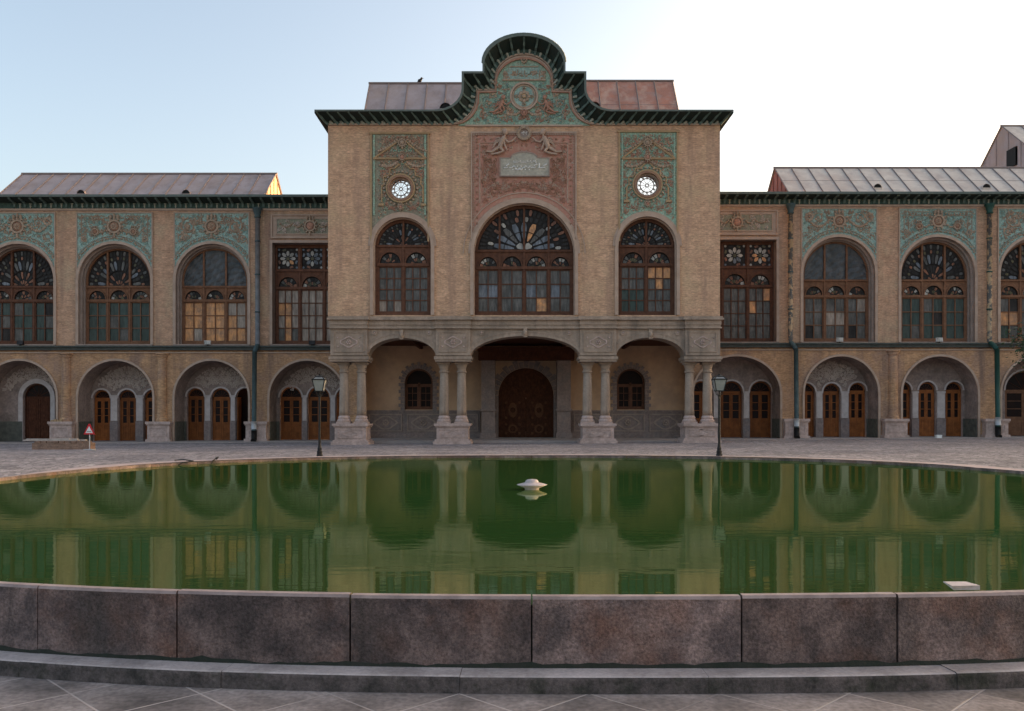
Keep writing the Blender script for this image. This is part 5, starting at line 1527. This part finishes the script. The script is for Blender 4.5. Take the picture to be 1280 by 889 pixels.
st2 = MB()
for xa, xb in ((XL, pxp(414)), (pxp(899), XR)):
    k = 12
    for i in range(k):
        a, b_ = xa + (xb - xa) * i / k, xa + (xb - xa) * (i + 1) / k
        z = gz((a + b_) / 2, W) + .03
        st2.box(a, b_, W - 1.1, W - .46, .0, z)
st2.build('plinth', 'step', palace)

# ------------------------------------------------------------------ far building behind the right wing
gb = empty('gabled_building', (32, 50, .4), 'tall metal clad building with steep gable rising behind the right wing', 'building')
mb = MB(); mb.box(27.95, 169.9, 45.95, 53.9, .3, 15.0)  # unseen length at right added to keep the low sun off the court
mb.build('wall', 'brick', gb)
roof(27.8, 170.2, 45.7, 50, 14.8, PZ(158, 50), ('roof_pale', 'seam'), 130, 54.3, (), 'roof', gb)
mb = MB(); mb.box(27.78, 27.9, 48.55, 49.45, PZ(209, 49), PZ(186, 49), 0); mb.frame(27.80, 27.9, PZ(209, 49), PZ(186, 49), .1, 48.5, 48.55, 1)
mb.build('window', ['black', 'seam'], gb)

# ------------------------------------------------------------------ lamps
def lamp_post(px, Y, hgt, label):
    x = PX(px, Y); z = gz(x, Y)
    r = empty('lamp_post', (x, Y, z), label, 'lamp post', 'lamp posts beyond the pool')
    m = MB(); m.lathe([(.085, z - .05), (.085, z + .05), (.07, z + .07), (.075, z + .14), (.055, z + .17), (.06, z + .22), (.045, z + .26), (.035, z + .34)], x, Y, 8); m.build('base', 'iron', r)
    zt = z + hgt
    m = MB(); m.lathe([(.034, z + .3), (.03, zt - .62), (.045, zt - .61), (.045, zt - .58), (.022, zt - .55), (.022, zt - .46)], x, Y, 10)
    for a in range(4):
        t = a * pi / 2 + pi / 4
        m.tube([(x + .02 * cos(t), Y + .02 * sin(t), zt - .58), (x + .09 * cos(t), Y + .09 * sin(t), zt - .56), (x + .11 * cos(t), Y + .11 * sin(t), zt - .47)], .009, 5)
    m.build('pole', 'iron', r)
    z0, z1 = zt - .46, zt - .15; w0, w1 = .10, .165
    m = MB(); g_ = MB()
    c0 = [(x + sx * w0, Y + sy * w0, z0) for sx, sy in ((-1, -1), (1, -1), (1, 1), (-1, 1))]
    c1 = [(x + sx * w1, Y + sy * w1, z1) for sx, sy in ((-1, -1), (1, -1), (1, 1), (-1, 1))]
    c2 = [(x + sx * .09, Y + sy * .09, z1 + .075) for sx, sy in ((-1, -1), (1, -1), (1, 1), (-1, 1))]
    for i in range(4):
        j = (i + 1) % 4
        m.tube([c0[i], c1[i]], .013, 5); m.tube([c0[i], c0[j]], .014, 5); m.tube([c1[i], c1[j]], .018, 5); m.tube([c1[i], c2[i]], .012, 5); m.tube([c2[i], c2[j]], .014, 5)
        g_.q([c0[i], c0[j], c1[j], c1[i]]); g_.q([c1[i], c1[j], c2[j], c2[i]])
    m.build('lantern_frame', 'iron', r); g_.build('lantern_glass', 'lampglass', r)
    m = MB(); m.lathe([(.12, z1 + .075), (.10, z1 + .095), (.04, z1 + .115), (.02, z1 + .125), (.028, z1 + .145), (.012, zt)], x, Y, 12); m.build('cap', 'iron', r)
    m = MB(); m.lathe([(.15, z0 - .01), (.10, z0)], x, Y, 4); m.build('lantern_floor', 'iron', r)
lamp_post(399.5, 23.7, 2.22, 'black lamp post just left of the portico in front of wooden doors')
lamp_post(899, 23.7, 2.22, 'black lamp post in front of the rightmost portico column')

# ------------------------------------------------------------------ small things
x, Y = PX(112, 31), 31.0; z = gz(x, Y)
s = empty('road_sign', (x, Y, z), 'red and white triangular warning sign on a short pole', 'sign')
m = MB(); m.tube([(x, Y, z - .05), (x, Y, z + .62)], .018, 6); m.cbox(x, Y, z - .02, .3, .3, .05); m.build('pole', 'pipe_grey', s)
hz = z + .55; tw = .20
m = MB(); m.prism([(x - tw, hz), (x + tw, hz), (x + .025, hz + .37), (x - .025, hz + .37)][::-1], Y - .035, Y - .02, 0)
m.build('sign_border', 'red', s)
m = MB(); m.prism([(x - .13, hz + .05), (x + .13, hz + .05), (x, hz + .29)][::-1], Y - .039, Y - .036, 0)
m.build('sign_face', 'white', s)
m = MB()
m.tube([(x - .075, Y - .041, hz + .09), (x - .03, Y - .041, hz + .112), (x + .005, Y - .041, hz + .09), (x + .04, Y - .041, hz + .112), (x + .075, Y - .041, hz + .09)], .009, 5)
m.build('sign_symbol', 'black', s)

x0_, x1_ = PX(40, 32), PX(111, 32)
m = MB(); m.box(x0_, x1_, 32, 32.5, .1, gz(-18, 32) + .25)
for i in range(9): m.box(x0_ + .1 + i * .22, x0_ + .29 + i * .22, 31.97 + .02 * (i % 3), 32.3, gz(-18, 32) + .25, gz(-18, 32) + .315)
tag(m.build('brick_stack', 'rubble'), 'low weathered brick block under the planks by the left dark door', 'brick stack')
zt = gz(-18, 32) + .322
for k, (xa, xb, dy, dz, lb) in enumerate(((28, 96, .04, 0, 'pale weathered plank lying on the low brick block, the longer one'), (60, 102, .24, .0, 'short weathered plank lying on the brick block behind the long plank'))):
    m = MB(); a, b_ = PX(xa, 32), PX(xb, 32); m.box(a, b_, 32 + dy, 32.18 + dy, zt, zt + .045); m.box(a + .1, b_ - .3, 32.01 + dy, 32.15 + dy, zt + .047, zt + .08)
    tag(m.build('plank', 'plank'), lb, 'plank', 'planks on the brick block')
rnd = random.Random(77)
m = MB(); xx = PX(71, W - .25); zz = wz(Lr['ped'])
for i in range(4): m.box(xx - .25 + i * .14, xx - .13 + i * .14, W - .34, W - .22, zz + .001, zz + .07 + .04 * (i % 2))
tag(m.build('brick_pile', 'ochre_trim'), 'few loose tan bricks on top of the pedestal next to the dark door', 'bricks')
def floodlight(px, Rw, white, label):
    x = wx(px); z = wz(Rw['s0']) + .022
    r = empty('floodlight', (x, W - .17, z), label, 'floodlight', 'floodlights on the ledge')
    m = MB(); m.box(x - .03, x + .03, W - .20, W - .14, z, z + .05); m.tube([(x - .12, W - .17, z + .06), (x + .12, W - .17, z + .06)], .015, 5); m.build('bracket', 'iron', r)
    m = MB(); zc = z + .14
    m.q([(x - .14, W - .26, zc - .09), (x + .14, W - .26, zc - .09), (x + .14, W - .22, zc + .09), (x - .14, W - .22, zc + .09)], 1)
    m.box(x - .15, x + .15, W - .215, W - .12, zc - .09, zc + .10, 0)
    m.build('housing', ['white' if white else 'iron', 'g_white' if white else 'g_dark'], r)
floodlight(28, Lr, False, 'small dark floodlight on the ledge below the leftmost upper window')
floodlight(391, Lr, False, 'small dark floodlight on the ledge beside the pavilion corner under rosette panes')
floodlight(261, Lr, True, 'small white floodlight on the ledge below the left window with amber panes')
floodlight(1048, Rr, True, 'small white floodlight on the ledge under the right window with plastic sheet')
floodlight(1172, Rr, True, 'small white floodlight on the ledge under the right window with green panes')
m = MB(); x = PX(1173, W - .8); z = gz(x, W) + .036; m.box(x - .12, x + .12, W - .9, W - .7, z, z + .10); m.box(x - .13, x + .13, W - .91, W - .69, z + .101, z + .14)
tag(m.build('carton', 'white'), 'small white carton on the step before the arch right of centre', 'box')
m = MB(); cxs, cys = PX(1203, 5.585), 5.585
m.q([(cxs - .098, cys - .07, RIM + .008), (cxs + .085, cys - .05, RIM + .008), (cxs + .06, cys + .07, RIM + .010), (cxs - .085, cys + .07, RIM + .010)])
m.q([(cxs - .085, cys - .06, RIM - .02), (cxs + .085, cys - .05, RIM - .02), (cxs + .06, cys + .07, RIM - .02), (cxs - .09, cys + .07, RIM + .008)][::-1])
a = [(cxs - .098, cys - .07, RIM + .008), (cxs + .085, cys - .05, RIM + .008), (cxs + .06, cys + .07, RIM + .010), (cxs - .085, cys + .07, RIM + .010)]
b_ = [(cxs - .085, cys - .06, RIM - .02), (cxs + .085, cys - .05, RIM - .02), (cxs + .06, cys + .07, RIM - .02), (cxs - .09, cys + .07, RIM + .008)]
for i in range(4): j = (i + 1) % 4; m.q([b_[i], b_[j], a[j], a[i]])
tag(m.build('stone_slab', 'marble'), 'loose pale stone slab lying on the near pool rim at right', 'slab')
def rim_at(px):
    t = min((t for t in TT if oval(t)[1] > 12), key=lambda t: abs(oval(t)[0] / oval(t)[1] * F + 640 - px)); return oval(t)
rx, ry = rim_at(268)
m = MB(); m.tube([(rx - .12, ry + .5, .55), (rx - .02, ry + .3, .60), (rx + .03, ry + .05, .60), (rx + .02, ry - .15, .54), (rx - .04, ry - .2, .40)], .022, 8)
tag(m.build('hose', 'iron', None, None, True), 'short bent dark hose hooked over the far left pool rim', 'hose')
rx, ry = rim_at(230)
m = MB(); m.tube([(rx - .35, ry + .35, .56), (rx - .05, ry + .12, .585), (rx + .22, ry + .0, .56)], .014, 6); m.tube([(rx + .22, ry, .56), (rx + .02, ry - .14, .53), (rx - .15, ry - .25, .42)], .014, 6)
tag(m.build('cable', 'iron'), 'bent dark cable lying in a V on the far left pool rim', 'cable')
# bird on the ridge
m = MB(); bx, by, bz = PX(525, 41), 41.0, PZ(104.3, 41)
m.tube([(bx - .20, by, bz - .02), (bx - .10, by, bz + .06), (bx, by, bz + .13), (bx + .06, by, bz + .20)], .02, 8, 0, .06)
m.blob((bx - .01, by, bz + .13), (.10, .07, .075), 0, 10, 6); m.blob((bx + .075, by, bz + .235), (.052, .05, .05), 0, 10, 6)
m.tube([(bx + .11, by, bz + .235), (bx + .18, by, bz + .225)], .018, 6, 0, .004)
for sy in (-.03, .03): m.tube([(bx, by + sy, bz + .08), (bx + .01, by + sy, bz - .02)], .009, 5)
tag(m.build('crow', 'bird', None, None, True), 'small dark crow perched on the grey left ridge of the pavilion roof', 'bird')

# tree just beyond the right edge of the picture, its lower boughs reach in
tx, tyy = 19.7, 31.5; tz = gz(tx, tyy)
tr = empty('small_tree', (tx, tyy, tz), 'small tree with dark and reddish leaves reaching in at the right edge', 'tree')
rnd = random.Random(19)
m = MB(); m.tube([(tx, tyy, tz - .2), (tx + .04, tyy, tz + 1.4), (tx - .03, tyy + .05, tz + 2.9), (tx + .02, tyy, tz + 4.2)], .10, 8, 0, .05)
limbs = []
for i in range(16):
    a = rnd.uniform(0, 2 * pi) if i > 4 else pi + rnd.uniform(-.5, .5); h = rnd.uniform(2.5, 4.1); L_ = rnd.uniform(.9, 1.7)
    p0 = Vector((tx, tyy, tz + h)); dv = Vector((cos(a), sin(a), rnd.uniform(.1, .45)))
    pts = [p0, p0 + dv * L_ * .5 + Vector((0, 0, .1)), p0 + dv * L_]
    m.tube(pts, .035, 5, 0, .008); limbs.append(pts)
m.build('trunk', 'bark', tr)
m = MB()
for pts in limbs:
    for i in range(150):
        t = rnd.uniform(.3, 1.05); p = pts[0].lerp(pts[2], t) + Vector((rnd.gauss(0, .20), rnd.gauss(0, .20), rnd.gauss(-.04, .18)))
        if p.z > tz + 5.1: continue
        u = Vector((rnd.gauss(0, 1), rnd.gauss(0, 1), rnd.gauss(0, .6))).normalized(); v = u.cross(Vector((rnd.gauss(0, 1), rnd.gauss(0, 1), rnd.gauss(0, 1)))).normalized()
        l = rnd.uniform(.05, .10); ww = l * .42
        m.q([p - u * l, p + v * ww, p + u * l, p - v * ww], 1 if rnd.random() < .14 else 0)
m.build('crown', ['leaf', 'leaf_red'], tr)
